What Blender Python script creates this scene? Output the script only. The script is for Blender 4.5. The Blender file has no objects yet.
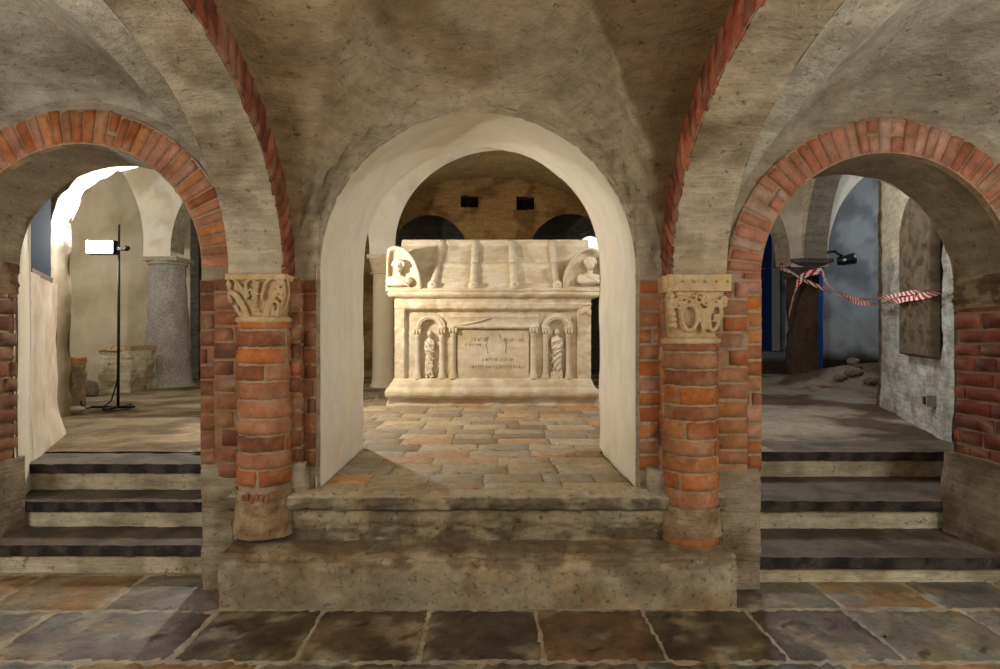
import bpy, math, random
from mathutils import Vector, noise, Matrix
random.seed(7)
C = bpy.context.scene.collection
sc = bpy.context.scene
PI = math.pi

# ------------------------------------------------------------------ camera, world, lights
F, CX, CY, EYE = 600.0, 484.0, 334.0, 1.23
cam_d = bpy.data.cameras.new('camera')
cam = bpy.data.objects.new('camera', cam_d); C.objects.link(cam)
cam.location = (0, 0, EYE); cam.rotation_euler = (PI/2, 0, 0)
cam_d.sensor_width = 36; cam_d.lens = 36*F/1000
cam_d.shift_x = (500-CX)/1000; cam_d.shift_y = 0
cam_d.clip_start = .02
sc.camera = cam
sc.view_settings.view_transform = 'Standard'
sc.view_settings.look = 'None'
sc.view_settings.gamma = 1
sc.view_settings.use_curve_mapping = False
sc.view_settings.exposure = 0
w = bpy.data.worlds.new('world'); sc.world = w; w.use_nodes = True
w.node_tree.nodes['Background'].inputs[0].default_value = (.35, .5, 1, 1)
w.node_tree.nodes['Background'].inputs[1].default_value = .25

def lamp(name, loc, energy, col, rad=.12, target=None, cone=100, blend=.6):
    d = bpy.data.lights.new(name, 'SPOT' if target else 'POINT')
    d.energy = energy; d.color = col; d.shadow_soft_size = rad
    o = bpy.data.objects.new(name, d); C.objects.link(o); o.location = loc
    if target:
        d.spot_size = math.radians(cone); d.spot_blend = blend
        o.rotation_euler = (Vector(target)-Vector(loc)).to_track_quat('-Z', 'Y').to_euler()
    return o
WARM = (1, .87, .70); NEUT = (1, .93, .82); COOL = (.78, .88, 1)
lamp('vault_fill', (.5, .35, 1.15), 34, WARM, .2, (0, 2.3, 2.75), 130, .9)  # unseen spot added to brighten the middle vault
lamp('aisle_fill', (-.3, -1.2, 2.0), 42, WARM, .3)  # added fill behind the camera, lifts the whole aisle
lamp('left_aisle_fill', (-2.35, .6, 1.5), 100, (1, .98, .96), .4)  # unseen fill, added to brighten the left side bay
lamp('right_aisle_fill', (2.45, .7, 1.5), 92, (1, .99, .97), .4)  # same added fill for the right side bay, out of view
lamp('tomb_lamp_left', (-1.62, 5.42, 2.02), 150, (1, .93, .82), .04)
lamp('tomb_lamp_right', (1.7, 4.9, 2.6), 24, (1, .92, .80), .1)
lamp('flood_light_glow', (-3.93, 5.98, 2.16), 200, (1, .98, .96), .06, (-3.5, 5.1, 3.3), 150, .5)
lamp('right_room_lamp', (2.3, 5.4, 2.7), 72, (.93, .96, 1), .08)
lamp('right_far_lamp', (6.3, 8.0, 3.1), 45, (.82, .90, 1), .2)
lamp('left_far_lamp', (-6.2, 7.0, 2.6), 100, (1, .97, .93), .2)
lamp('far_apse_lamp', (.2, 9.6, 2.2), 16, (1, .75, .45), .2)

# ------------------------------------------------------------------ helpers
def lin(r, g, b):
    return tuple(((c/255)/12.92 if c/255 <= .04045 else ((c/255+.055)/1.055)**2.4) for c in (r, g, b))
def fr(x, y, z, s=1.0, o=4):
    return noise.fractal((x*s, y*s, z*s), .9, 2.1, o)
def mixc(a, b, t):
    t = max(0, min(1, t)); return tuple(a[i]*(1-t)+b[i]*t for i in range(3))
def sst(a, b, x):
    t = max(0, min(1, (x-a)/(b-a))); return t*t*(3-2*t)
def px(x, y, Y):
    return ((x-CX)*Y/F, Y, EYE+(CY-y)*Y/F)

class MB:
    def __init__(s): s.v, s.f, s.c = [], [], []
    def grid(s, fn, nu, nv, col=(1, 1, 1), closed=False):
        b = len(s.v); n = nu+1
        for j in range(nv+1):
            for i in range(n):
                p = fn(i/nu, j/nv); s.v.append(tuple(p))
                s.c.append(col(p) if callable(col) else col)
        for j in range(nv):
            for i in range(nu):
                a = b+j*n+i; s.f.append((a, a+1, a+1+n, a+n))
        return s
    def poly(s, pts, col=(1, 1, 1)):
        b = len(s.v)
        for p in pts: s.v.append(tuple(p)); s.c.append(col(p) if callable(col) else col)
        s.f.append(tuple(range(b, b+len(pts)))); return s
    def box(s, x0, x1, y0, y1, z0, z1, col=(1, 1, 1), jit=0, n=1):
        """rough box: every face a grid whose points wander by a noise of their place"""
        def w(p):
            if not jit: return p
            q = Vector(p)
            d = noise.noise_vector(q*6+Vector((3, 7, 1)))*jit+noise.noise_vector(q*23)*jit*.5
            return tuple(q+d)
        L = max(.01, min(x1-x0, y1-y0, z1-z0))
        def k(a): return max(1, min(60, int(a*n)))if n > 1 else 1
        kx, ky, kz = k(x1-x0), k(y1-y0), k(z1-z0)
        g = lambda f_, a, b: s.grid(f_, a, b, col)
        g(lambda u, v: w((x0+(x1-x0)*u, y0, z0+(z1-z0)*v)), kx, kz)
        g(lambda u, v: w((x1-(x1-x0)*u, y1, z0+(z1-z0)*v)), kx, kz)
        g(lambda u, v: w((x0, y1-(y1-y0)*u, z0+(z1-z0)*v)), ky, kz)
        g(lambda u, v: w((x1, y0+(y1-y0)*u, z0+(z1-z0)*v)), ky, kz)
        g(lambda u, v: w((x0+(x1-x0)*u, y0+(y1-y0)*v, z1)), kx, ky)
        g(lambda u, v: w((x0+(x1-x0)*u, y1-(y1-y0)*v, z0)), kx, ky)
        return s
    def lathe(s, prof, cx, cy, n=32, a0=0, a1=2*PI, col=(1, 1, 1), jit=0, sx=1, sy=1):
        def fn(u, v):
            k = v*(len(prof)-1); i = min(int(k), len(prof)-2); t = k-i
            r = prof[i][0]*(1-t)+prof[i+1][0]*t; z = prof[i][1]*(1-t)+prof[i+1][1]*t
            a = a0+(a1-a0)*u
            if jit: r *= 1+jit*fr(math.cos(a)*1.3+cx, math.sin(a)*1.3+cy, z, 4)
            return (cx+r*sx*math.cos(a), cy+r*sy*math.sin(a), z)
        return s.grid(fn, n, len(prof)-1, col)
    def tube(s, pts, r, n=8, col=(1, 1, 1), flat=1):
        pts = [Vector(p) for p in pts]; m = len(pts); b = len(s.v)
        up = Vector((0, 1, 0)) if abs((pts[-1]-pts[0]).normalized().y) < .9 else Vector((0, 0, 1))
        for i, p in enumerate(pts):
            t = (pts[min(i+1, m-1)]-pts[max(i-1, 0)])
            t = t.normalized() if t.length > 1e-9 else Vector((0, 0, 1))
            a = t.cross(up); a = a.normalized() if a.length > 1e-6 else Vector((1, 0, 0))
            c = a.cross(t).normalized(); rr = r(i/(m-1)) if callable(r) else r
            for k in range(n):
                th = 2*PI*k/n; q = p+a*math.cos(th)*rr+c*math.sin(th)*rr*flat
                s.v.append(tuple(q)); s.c.append(col)
        for i in range(m-1):
            for k in range(n):
                s.f.append((b+i*n+k, b+i*n+(k+1) % n, b+(i+1)*n+(k+1) % n, b+(i+1)*n+k))
        s.f.append(tuple(b+k for k in range(n))[::-1]); s.f.append(tuple(b+(m-1)*n+k for k in range(n)))
        return s
    def ball(s, c, r, n=12, m=8, col=(1, 1, 1), rot=None):
        r = (r, r, r) if not hasattr(r, '__len__') else r
        R = Matrix.Rotation(rot, 3, 'Y') if rot else None
        def fn(u, v):
            a = 2*PI*u; b = PI*(v-.5)
            q = Vector((r[0]*math.cos(b)*math.cos(a), r[1]*math.cos(b)*math.sin(a), r[2]*math.sin(b)))
            if R: q = R @ q
            return (c[0]+q.x, c[1]+q.y, c[2]+q.z)
        return s.grid(fn, n, m, col)
    def brick(s, P, s0, s1, t0, t1, d, col, ns=3, nt=2, seed=0):
        """one brick in the (s,t) map P(s,t,depth): rounded worn top and skirts"""
        e = .10
        def fn(u, v):
            eu = min(u, 1-u); ev = min(v, 1-v)
            k = 1 if (eu > .01 and ev > .01) else -0.35
            a = s0+(s1-s0)*u; b = t0+(t1-t0)*v
            p = P(a, b, 0)
            n_ = noise.noise((p[0]*30+seed, p[1]*30, p[2]*30))
            return P(a+(s1-s0)*.03*n_, b+(t1-t0)*.08*n_, d*k*(1+.45*n_) if k > 0 else d*k)
        us = [0]+[.03+(.94*i/ns) for i in range(ns+1)]+[1]
        vs = [0]+[.07+(.86*i/nt) for i in range(nt+1)]+[1]
        b = len(s.v); n = len(us)
        for v in vs:
            for u in us:
                s.v.append(tuple(fn(u, v))); s.c.append(col)
        for j in range(len(vs)-1):
            for i in range(n-1):
                a = b+j*n+i; s.f.append((a, a+1, a+1+n, a+n))
    def build(s, name, mat, parent=None, smooth=True, weld=False):
        if mat is M.get('brick'):
            for i, (v, c) in enumerate(zip(s.v, s.c)):
                n1 = noise.noise((v[0]*11, v[1]*11, v[2]*14)); n2 = noise.noise((v[0]*31, v[1]*31, v[2]*37+5))
                c = mixc(c, lin(176, 148, 120), .42*sst(.05, .55, n1)+.25*sst(.1, .5, n2))
                s.c[i] = mixc(c, lin(84, 56, 42), .35*sst(-.05, -.5, n1))
        me = bpy.data.meshes.new(name); me.from_pydata(s.v, [], s.f)
        at = me.color_attributes.new('Col', 'FLOAT_COLOR', 'POINT')
        at.data.foreach_set('color', [x for c in s.c for x in (c[0], c[1], c[2], 1)])
        me.materials.append(mat)
        import bmesh
        if weld:
            bm = bmesh.new(); bm.from_mesh(me)
            bmesh.ops.remove_doubles(bm, verts=bm.verts, dist=.0004)
            bmesh.ops.recalc_face_normals(bm, faces=bm.faces)
            bm.to_mesh(me); bm.free()
        if smooth: me.polygons.foreach_set('use_smooth', [True]*len(me.polygons))
        me.update()
        o = bpy.data.objects.new(name, me); C.objects.link(o)
        if parent: o.parent = parent; o.matrix_parent_inverse = parent.matrix_basis.inverted()
        return o

def remeshed(s, name, mat, vox, parent=None, col=(1, 1, 1), jit=0, jscale=20, smooth_it=2, post=None):
    """fuse overlapping closed shapes into one continuous carved surface"""
    s2 = MB(); s2.v, s2.f, s2.c = s.v, s.f, s.c
    o = s2.build(name, mat, None)
    m = o.modifiers.new('r', 'REMESH'); m.mode = 'VOXEL'; m.voxel_size = vox
    sm = o.modifiers.new('s', 'SMOOTH'); sm.factor = .5; sm.iterations = smooth_it
    dg = bpy.context.evaluated_depsgraph_get()
    me = bpy.data.meshes.new_from_object(o.evaluated_get(dg))
    old = o.data; o.modifiers.clear(); o.data = me; bpy.data.meshes.remove(old)
    me.name = name
    if 'Col' in me.color_attributes: me.color_attributes.remove(me.color_attributes['Col'])
    at = me.color_attributes.new('Col', 'FLOAT_COLOR', 'POINT')
    cols = []
    for v in me.vertices:
        if jit: v.co += noise.noise_vector(v.co*jscale)*jit
        if post: v.co = post(v.co)
        c = col(v.co) if callable(col) else col
        cols += [c[0], c[1], c[2], 1]
    at.data.foreach_set('color', cols)
    if not me.materials: me.materials.append(mat)
    me.polygons.foreach_set('use_smooth', [True]*len(me.polygons))
    me.update()
    if parent: o.parent = parent; o.matrix_parent_inverse = parent.matrix_basis.inverted()
    return o

def tag(o, label=None, cat=None, group=None, kind=None):
    if label: o['label'] = label
    if cat: o['category'] = cat
    if group: o['group'] = group
    if kind: o['kind'] = kind
    return o
def thing(name, label, cat, loc, group=None):
    o = bpy.data.objects.new(name, None); C.objects.link(o); o.location = loc
    return tag(o, label, cat, group)
def struct(o): o['kind'] = 'structure'; return o

# ------------------------------------------------------------------ materials
def surf(name, rough=.9, big=(1.6, .72, 1.12), mid=(9, .82, 1.08), tint=None, pits=None, streak=None, bump=((40, .25, .02),), spec=.25, emit=None):
    m = bpy.data.materials.new(name); m.use_nodes = True
    nt = m.node_tree; N = nt.nodes; L = nt.links
    bs = N['Principled BSDF']; bs.inputs['Roughness'].default_value = rough
    bs.inputs['Specular IOR Level'].default_value = spec
    at = N.new('ShaderNodeAttribute'); at.attribute_name = 'Col'
    tc = N.new('ShaderNodeTexCoord'); cur = at.outputs['Color']
    def nz(scale, detail=6, rgh=.6, stretch=None):
        t = N.new('ShaderNodeTexNoise'); t.inputs['Scale'].default_value = scale
        t.inputs['Detail'].default_value = detail; t.inputs['Roughness'].default_value = rgh
        if stretch:
            mp = N.new('ShaderNodeMapping'); mp.inputs['Scale'].default_value = stretch
            L.new(tc.outputs['Object'], mp.inputs['Vector']); L.new(mp.outputs[0], t.inputs['Vector'])
        else: L.new(tc.outputs['Object'], t.inputs['Vector'])
        return t.outputs['Fac']
    def mul(cur, fac, lo, hi, a=.3, b=.7, ca=None, cb=None):
        mr = N.new('ShaderNodeMapRange'); mr.inputs['From Min'].default_value = a; mr.inputs['From Max'].default_value = b
        L.new(fac, mr.inputs['Value'])
        mx = N.new('ShaderNodeMix'); mx.data_type = 'RGBA'
        L.new(mr.outputs[0], mx.inputs['Factor'])
        mx.inputs['A'].default_value = (*(ca or (lo,)*3), 1); mx.inputs['B'].default_value = (*(cb or (hi,)*3), 1)
        m2 = N.new('ShaderNodeMix'); m2.data_type = 'RGBA'; m2.blend_type = 'MULTIPLY'; m2.inputs['Factor'].default_value = 1
        L.new(cur, m2.inputs['A']); L.new(mx.outputs['Result'], m2.inputs['B'])
        return m2.outputs['Result']
    if big: cur = mul(cur, nz(big[0]), big[1], big[2])
    if mid: cur = mul(cur, nz(mid[0], 8, .65), mid[1], mid[2])
    if tint: cur = mul(cur, nz(tint[0], 4), 0, 0, .35, .62, tint[1], tint[2])
    if streak: cur = mul(cur, nz(streak[0], 6, .6, streak[3]), streak[1], streak[2], .3, .62)
    if pits: cur = mul(cur, nz(pits[0], 5, .7), pits[1], 1, pits[2], pits[2]+.07)
    L.new(cur, bs.inputs['Base Color'])
    prev = None
    for b in bump:
        bp = N.new('ShaderNodeBump'); bp.inputs['Strength'].default_value = b[1]; bp.inputs['Distance'].default_value = b[2]
        L.new(nz(b[0], 8, .65, b[3] if len(b) > 3 else None), bp.inputs['Height'])
        if prev: L.new(prev, bp.inputs['Normal'])
        prev = bp.outputs['Normal']
    if prev: L.new(prev, bs.inputs['Normal'])
    if emit:
        bs.inputs['Emission Color'].default_value = (*emit[0], 1); bs.inputs['Emission Strength'].default_value = emit[1]
    return m
M = {}
M['plaster'] = surf('rough_plaster', .93, (1.5, .85, 1.06), (14, .74, 1.1), (3.1, (1, .95, .88), (1, 1, 1)), (26, .45, .33), (4, .72, 1.06, (.8, .8, 5)),
                    ((7, .5, .05), (5, .6, .04, (.5, .5, 5)), (30, .5, .02), (110, .35, .006)), .15)
M['white'] = surf('white_lime_plaster', .85, (1.3, .93, 1.03), (7, .92, 1.04), (2.3, (1, .95, .87), (1, 1, 1)), None, (5, .93, 1.02, (1, 1, .4)),
                  ((5, .3, .03), (40, .2, .01)), .2)
M['brick'] = surf('worn_brick', .85, (2.2, .85, 1.1), (26, .75, 1.15), (12, (.92, .92, .9), (1.03, 1, .98)), (60, .5, .33), None,
                  ((45, .6, .012), (160, .4, .004)), .3)
M['stone'] = surf('step_stone', .62, (2.0, .88, 1.06), (18, .68, 1.14), (5, (1, .9, .76), (.96, 1, 1.04)), (35, .45, .36), None,
                  ((16, .5, .02), (90, .4, .006)), .4)
M['floor'] = surf('flagstone', .42, (2.6, .6, 1.2), (11, .55, 1.25), (6, (1, .86, .68), (.92, 1, 1.06)), (30, .5, .36), None,
                  ((9, .5, .03), (70, .35, .006)), .5)
M['marble'] = surf('carved_marble', .75, (2.2, .86, 1.05), (12, .85, 1.06), (4, (1, .93, .82), (1, 1, 1)), (30, .7, .30), (6, .88, 1.02, (1, 1, 5)),
                   ((30, .35, .01), (120, .35, .004)), .3)
M['carved'] = surf('carved_capital_stone', .85, (4, .8, 1.1), (26, .75, 1.1), (9, (1, .9, .74), (1, 1, 1)), (60, .6, .33), None,
                   ((50, .5, .008), (170, .3, .003)), .2)
M['granite'] = surf('grey_granite', .8, (3, .7, 1.15), (45, .55, 1.3), (6, (1, .96, .92), (.95, 1, 1.05)), (70, .45, .38), None,
                    ((25, .6, .015), (140, .5, .005)), .3)
M['earth'] = surf('trodden_earth', .95, (1.4, .6, 1.2), (12, .7, 1.15), (3.3, (1, .92, .82), (1, 1, 1)), (40, .6, .36), None,
                  ((9, .6, .04), (60, .5, .01)), .2)
M['paint'] = surf('painted_metal', .45, None, (30, .9, 1.05), bump=((90, .1, .002),), spec=.5)
M['tape'] = surf('plastic_tape', .4, None, None, bump=(), spec=.5)
M['black'] = surf('black_metal', .4, None, None, bump=(), spec=.5)
M['led'] = surf('lit_lamp_glass', .4, None, None, bump=(), emit=((1, .98, .95), 90))
M['day'] = surf('daylight_glass', .4, None, None, bump=(), emit=((.62, .82, 1), 3.2))
M['matte'] = surf('dark_matte', .9, None, None, bump=(), spec=.08)

PL = lin(178, 165, 146); PLD = lin(150, 134, 110); PLG = lin(172, 168, 158)
WH = lin(222, 214, 198); MOR = lin(166, 146, 118)
BRK = [lin(168, 96, 46), lin(184, 108, 50), lin(156, 90, 48), lin(184, 122, 72), lin(164, 112, 76), lin(150, 90, 56), lin(184, 104, 42)]
BRKP = [lin(182, 126, 100), lin(170, 116, 92), lin(190, 140, 116), lin(164, 104, 78), lin(186, 152, 132), lin(172, 108, 76)]
def bcol(pal=BRK): 
    c = random.choice(pal); k = random.uniform(.8, 1.15); return tuple(x*k for x in c)

# ------------------------------------------------------------------ plan constants
YF = 2.97                                      # face of the arched wall
FL = .47                                       # upper floor level
LX, LR, LZ = -1.995, .60, 1.57                 # left brick arch: centre, radius, springing
RX, RR, RZ = 1.990, .625, 1.50
WX, WR, WZ = -.03, .78, 1.545                  # white central arch
def arch_z(x, cx, r, zs, rz=None):
    k = 1-((x-cx)/r)**2
    return zs+(rz or r)*math.sqrt(max(0, k))
def span_x(cx, r, t): return cx-r*math.cos(PI*t)

# ------------------------------------------------------------------ the arched wall, front face
def wall_sheet(name, Yf, segs, ztop, mat, disp=.01, col=None, step=.03, nv=70, wob=None):
    mb = MB()
    for sg in segs:
        if sg[0] == 's':
            x0, x1, zl = sg[1], sg[2], sg[3]
            fn_x = lambda t, x0=x0, x1=x1: x0+(x1-x0)*t
            fn_z = lambda x, zl=zl: zl
            n = max(2, int((x1-x0)/step))
        else:
            cx, r, zs, rz = sg[1:5]
            fn_x = lambda t, cx=cx, r=r: span_x(cx, r, t)
            fn_z = lambda x, cx=cx, r=r, zs=zs, rz=rz: arch_z(x, cx, r, zs, rz)
            n = max(8, int(2.6*r/step))
        def fn(u, v):
            x = fn_x(u); z0 = fn_z(x); z = z0+(ztop-z0)*v
            return (x, Yf+disp*fr(x, 1.3, z, 3)*min(1, v*8+.15)+(wob(x, z) if wob else 0), z)
        mb.grid(fn, n, nv, col or PL)
    return struct(mb.build(name, mat, weld=True))
def fcol(p):
    x, y, z = p
    d = math.hypot(x-WX, max(0, z-WZ)) if z > WZ else abs(x-WX)
    c = mixc(PL, PLD, .6*sst(-.3, .5, fr(x, z, 3, 1.7)))
    rng = sst(1.16, .86, d/ WR*WR) if d > WR else 1
    c = mixc(c, lin(196, 182, 156), .75*rng*(.6+.5*fr(x, z, 9, 5)))
    if z < .62: c = mixc(c, lin(168, 154, 128), .6)
    return c
def fwob(x, z):
    d = math.hypot(x-WX, max(0, z-WZ)) if z > WZ else abs(x-WX)
    if WR < d < 1.0: return -.012*sst(1.0, .9, d)+.030*fr(x*1.0, 5, z*.6, 13, 4)*sst(1.02, .88, d)
    return 0
wall_sheet('wall_arcade', YF, [('s', -2.9, LX-LR, 0), ('a', LX, LR, LZ, LR), ('s', LX+LR, WX-WR, 0), ('a', WX, WR, WZ, WR),
                               ('s', WX+WR, RX-RR, 0), ('a', RX, RR, RZ, RR), ('s', RX+RR, 2.9, 0)], 2.95, M['plaster'], .012, fcol, .022, 90, fwob)
# wall behind (faces the upper rooms)
def opening_walls():
    wall_sheet('wall_upper_left', 3.34, [('s', -9, LX-LR, 0), ('a', LX, LR, LZ, LR), ('s', LX+LR, -1.25, 0)], 4.4, M['plaster'], .01, PL, .1, 24)
    wall_sheet('wall_upper_right', 3.34, [('s', 1.2, RX-RR, 0), ('a', RX, RR, RZ, RR), ('s', RX+RR, 9, 0)], 4.4, M['plaster'], .01, PL, .1, 24)
    wall_sheet('wall_upper_center', 4.0, [('s', -1.3, WX-WR-.02, 0), ('a', WX, WR+.02, 1.697, WR), ('s', WX+WR+.02, 1.25, 0)], 4.4, M['plaster'], .01, PL, .08, 24)
    for s, x0, x1 in ((0, -1.395, -1.3), (1, 1.365, 1.25)):
        mb = MB(); mb.grid(lambda u, v: (x0+(x1-x0)*u, 3.3+.7*u, 4.4*v), 8, 30, PL)
        struct(mb.build('wall_return_'+('left', 'right')[s], M['plaster']))
opening_walls()

def profile(cx, r, zs, rz, z0, n=36, nj=14):
    pts = [(cx-r, z0+(zs-z0)*i/nj) for i in range(nj)]
    pts += [(cx-r*math.cos(PI*i/n), zs+rz*math.sin(PI*i/n)) for i in range(n+1)]
    pts += [(cx+r, zs-(zs-z0)*(i+1)/nj) for i in range(nj)]
    return pts
def loft(pa, ya, pb, yb, nd, mat, name, col, jit=.006, parent=None, ease=None):
    m = len(pa)-1; mb = MB()
    def fn(u, v):
        i = min(int(round(u*m)), m); a, b = pa[i], pb[i]; t = v
        x = a[0]*(1-t)+b[0]*t; z = a[1]*(1-t)+b[1]*t; y = ya+(yb-ya)*t
        k = jit*fr(x, y, z, 4)
        # push toward the axis
        cxm = (pa[0][0]+pa[-1][0])/2; d = Vector((x-cxm, 0, max(0, z-1.6))); d = d.normalized() if d.length else Vector((0, 0, 1))
        if ease: k += ease(t)
        return (x-d.x*k, y, z-d.z*k)
    mb.grid(fn, m, nd, col)
    return mb.build(name, mat, parent)

t = thing('white_archway', 'wide white-plastered round archway framing the carved marble sarcophagus', 'archway', (WX, YF, 0))
loft(profile(WX, WR, WZ, WR, .40), YF-.012, profile(WX+.012, WR+.01, 1.697, WR+.005, .40), 4.02, 16, M['white'], 'archway_lining',
     lambda p: mixc(WH, lin(190, 174, 148), .7*sst(.95, .5, p[2])*(.6+.6*fr(p[0], p[1], p[2], 7))), .008, t,
     ease=lambda t_: -.02*max(0, 1-t_*8)**2)

# side arches: soffit (plaster) and brick ring, all one thing each
def ring_map(cx, r, zs, Y0, th):
    def P(a, rr, d):
        R = r+rr*th
        return (cx-R*math.cos(a), Y0-d, zs+R*math.sin(a))
    return P
def side_arch(cx, r, zs, th, label, pal, a0=-.02, a1=PI+.02, mort=lin(168, 138, 108)):
    t = thing('brick_arch', label, 'arch', (cx, YF, zs))
    P = ring_map(cx, r, zs, YF-.006, th); mb = MB()
    mb.grid(lambda u, v: P(a0+(a1-a0)*u, v, .004+.003*noise.noise((u*60, v*6, cx))), 80, 4, mort)
    mb.grid(lambda u, v: (cx-(r-.0)*math.cos(a0+(a1-a0)*u), YF-.01+.04*v, zs+r*math.sin(a0+(a1-a0)*u)), 80, 2, mort)
    mb.grid(lambda u, v: (cx-(r+th)*math.cos(a0+(a1-a0)*u), YF-.01+.03*v, zs+(r+th)*math.sin(a0+(a1-a0)*u)), 80, 2, mort)
    a = a0; k = 0
    while a < a1-.03:
        da = random.uniform(.07, .095); g = .014
        da = min(da, a1-a); t1 = 1+random.uniform(-.04, .05)
        if random.random() < .07:
            tm = random.uniform(.4, .6)
            mb.brick(P, a+g/2, a+da-g/2, .01, tm-.03, .014, bcol(pal), 2, 3, k)
            mb.brick(P, a+g/2, a+da-g/2, tm+.03, t1, .014, bcol(pal), 2, 3, k+5)
        else:
            mb.brick(P, a+g/2, a+da-g/2, .01, t1, random.uniform(.010, .018), bcol(pal), 2, 6, k)
        a += da; k += 1
    mb.build('brick_ring', M['brick'], t)
    loft([(cx-r*math.cos(PI*i/40), zs+r*math.sin(PI*i/40)) for i in range(41)], YF-.004,
         [(cx-r*math.cos(PI*i/40), zs+r*math.sin(PI*i/40)) for i in range(41)], 3.345, 8, M['plaster'], 'arch_soffit', lin(150, 136, 112), .012, t)
    return t
side_arch(LX, LR, LZ, .172, 'low brick-ringed arch on the left, above the steps to the floodlit room', BRK[:5]+BRKP[:2])
side_arch(RX, RR, RZ, .168, 'low pink brick arch on the right, above the steps to the taped-off room', BRKP)

# ------------------------------------------------------------------ brick masonry
def courses(z0, z1, h=.083):
    out = []; z = z0
    while z < z1-.02:
        k = h*random.uniform(.86, 1.1); out.append((z, min(z+k, z1))); z += k
    return out
def brick_wall(mb, P, s0, s1, z0, z1, L=.27, h=.083, d=.012, pal=BRK, ns=4, mort=MOR, gap=.011, step=.05):
    n1 = max(2, int((s1-s0)/step)); n2 = max(2, int((z1-z0)/step))
    mb.grid(lambda u, v: P(s0+(s1-s0)*u, z0+(z1-z0)*v, .003*noise.noise((u*9, v*30, s0))), n1, n2, mort)
    for (a, b) in courses(z0, z1, h):
        s = s0-random.uniform(0, L*.9)
        while s < s1:
            l = L*random.choice((1, 1, .5))*random.uniform(.9, 1.1)
            x0, x1 = max(s, s0), min(s+l, s1)
            if x1-x0 > .03:
                mb.brick(P, x0+gap/2*(x0 > s0+.001), x1-gap/2*(x1 < s1-.001), a+gap*.6, b-gap*.4, d*random.uniform(.6, 1.2), bcol(pal), max(2, int(ns*(x1-x0)/L)), 2, len(mb.v))
            s += l
DARKB = [lin(134, 84, 56), lin(122, 74, 50), lin(142, 94, 66), lin(112, 68, 48), lin(146, 88, 54)]
def pier(label, x0, x1, xa, xb, zb, jl=None, jr=None, pal=BRK):
    """brick face between two arches, with a plinth of rough plaster"""
    t = thing('brick_pier', label, 'pier', ((x0+x1)/2, YF, 0)); mt_ = lin(146, 112, 84) if x0 < 0 else MOR
    mb = MB()
    front = lambda s, z, d: (s, YF-.022-d, z)
    brick_wall(mb, front, x0, x1, zb, 1.50, pal=pal, mort=mt_)
    # stepped pilaster
    front2 = lambda s, z, d: (s, YF-.075-d, z)
    brick_wall(mb, front2, xa, xb, zb-.05, 1.50, pal=pal, mort=mt_)
    for xs, sg in ((xa, -1), (xb, 1)):
        brick_wall(mb, (lambda s, z, d, xs=xs, sg=sg: (xs+sg*d*.5, YF-.075+s, z)), 0, .06, zb-.05, 1.50, pal=pal)
    for xs, sg in ((x0, -1), (x1, 1)):
        brick_wall(mb, (lambda s, z, d, xs=xs, sg=sg: (xs+sg*d*.3, YF-.022+s, z)), 0, .03, zb, 1.50, pal=pal)
    mb.build('brickwork', M['brick'], t)
    pb = MB(); pc = lambda p: mixc(lin(174, 160, 138), lin(140, 124, 100), sst(-.2, .4, fr(p[0], p[1], p[2], 5)))
    pb.box(x0+.035, x1-.035, YF-.085, YF+.03, -.01, zb+.03, pc, .016, 30)
    pb.build('plaster_base', M['plaster'], t)
    return t
pier('brick pier behind the vine-carved column, between left and middle arches', -1.393, -.825, -1.30, -.885, .58, pal=DARKB)
pier('brick pier behind the right column, bright orange with pale joints', .765, 1.363, .86, 1.27, .56, pal=BRK[:5]+BRKP[2:4])

# jambs of the side arches: brick reveal on plaster foot
def jamb(x, sg, z0, z1, label, pal):
    t = thing('brick_jamb', label, 'pier', (x, 3.15, 0))
    mb = MB()
    P = lambda s, z, d: (x+sg*d, YF-.02+s, z)
    brick_wall(mb, P, 0, .375, z0, z1, pal=pal, d=.012)
    Pf = lambda s, z, d: (s, YF-.022-d, z)
    a, b = (x-.3, x) if sg > 0 else (x, x+.3)
    brick_wall(mb, Pf, a, b, z0, z1, pal=pal)
    mb.build('brickwork', M['brick'], t)
    pb = MB()
    a, b = (x-.28, x+.03) if sg > 0 else (x-.05, x+.28)
    pb.box(a, b, YF-.05, 3.36, -.01, z0+.03, lambda p: mixc(lin(158, 144, 122), lin(126, 112, 90), sst(-.2, .4, fr(p[0], p[1], p[2], 4))), .016, 24)
    pb.build('plaster_base', M['plaster'], t)
    cb = MB()
    cb.grid(lambda u, v: (x+sg*(.012+.02*abs(fr(u*.5, v, x, 6))), YF-.03+.385*u, z1-.01+.17*v), 24, 14, lambda p: mixc(lin(150, 130, 100), lin(110, 84, 60), sst(-.1, .3, fr(p[0], p[1], p[2], 9))))
    cb.build('worn_impost', M['plaster'], t)
jamb(-2.595, 1, .52, 1.46, 'dark brick jamb at the far left edge, beside the steps', DARKB[:3]+[lin(90, 50, 34)])
jamb(2.615, -1, .55, 1.38, 'dark red brick jamb at the far right edge with a broken plaster impost', [lin(120, 54, 38), lin(132, 66, 46), lin(110, 50, 38)])

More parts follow.
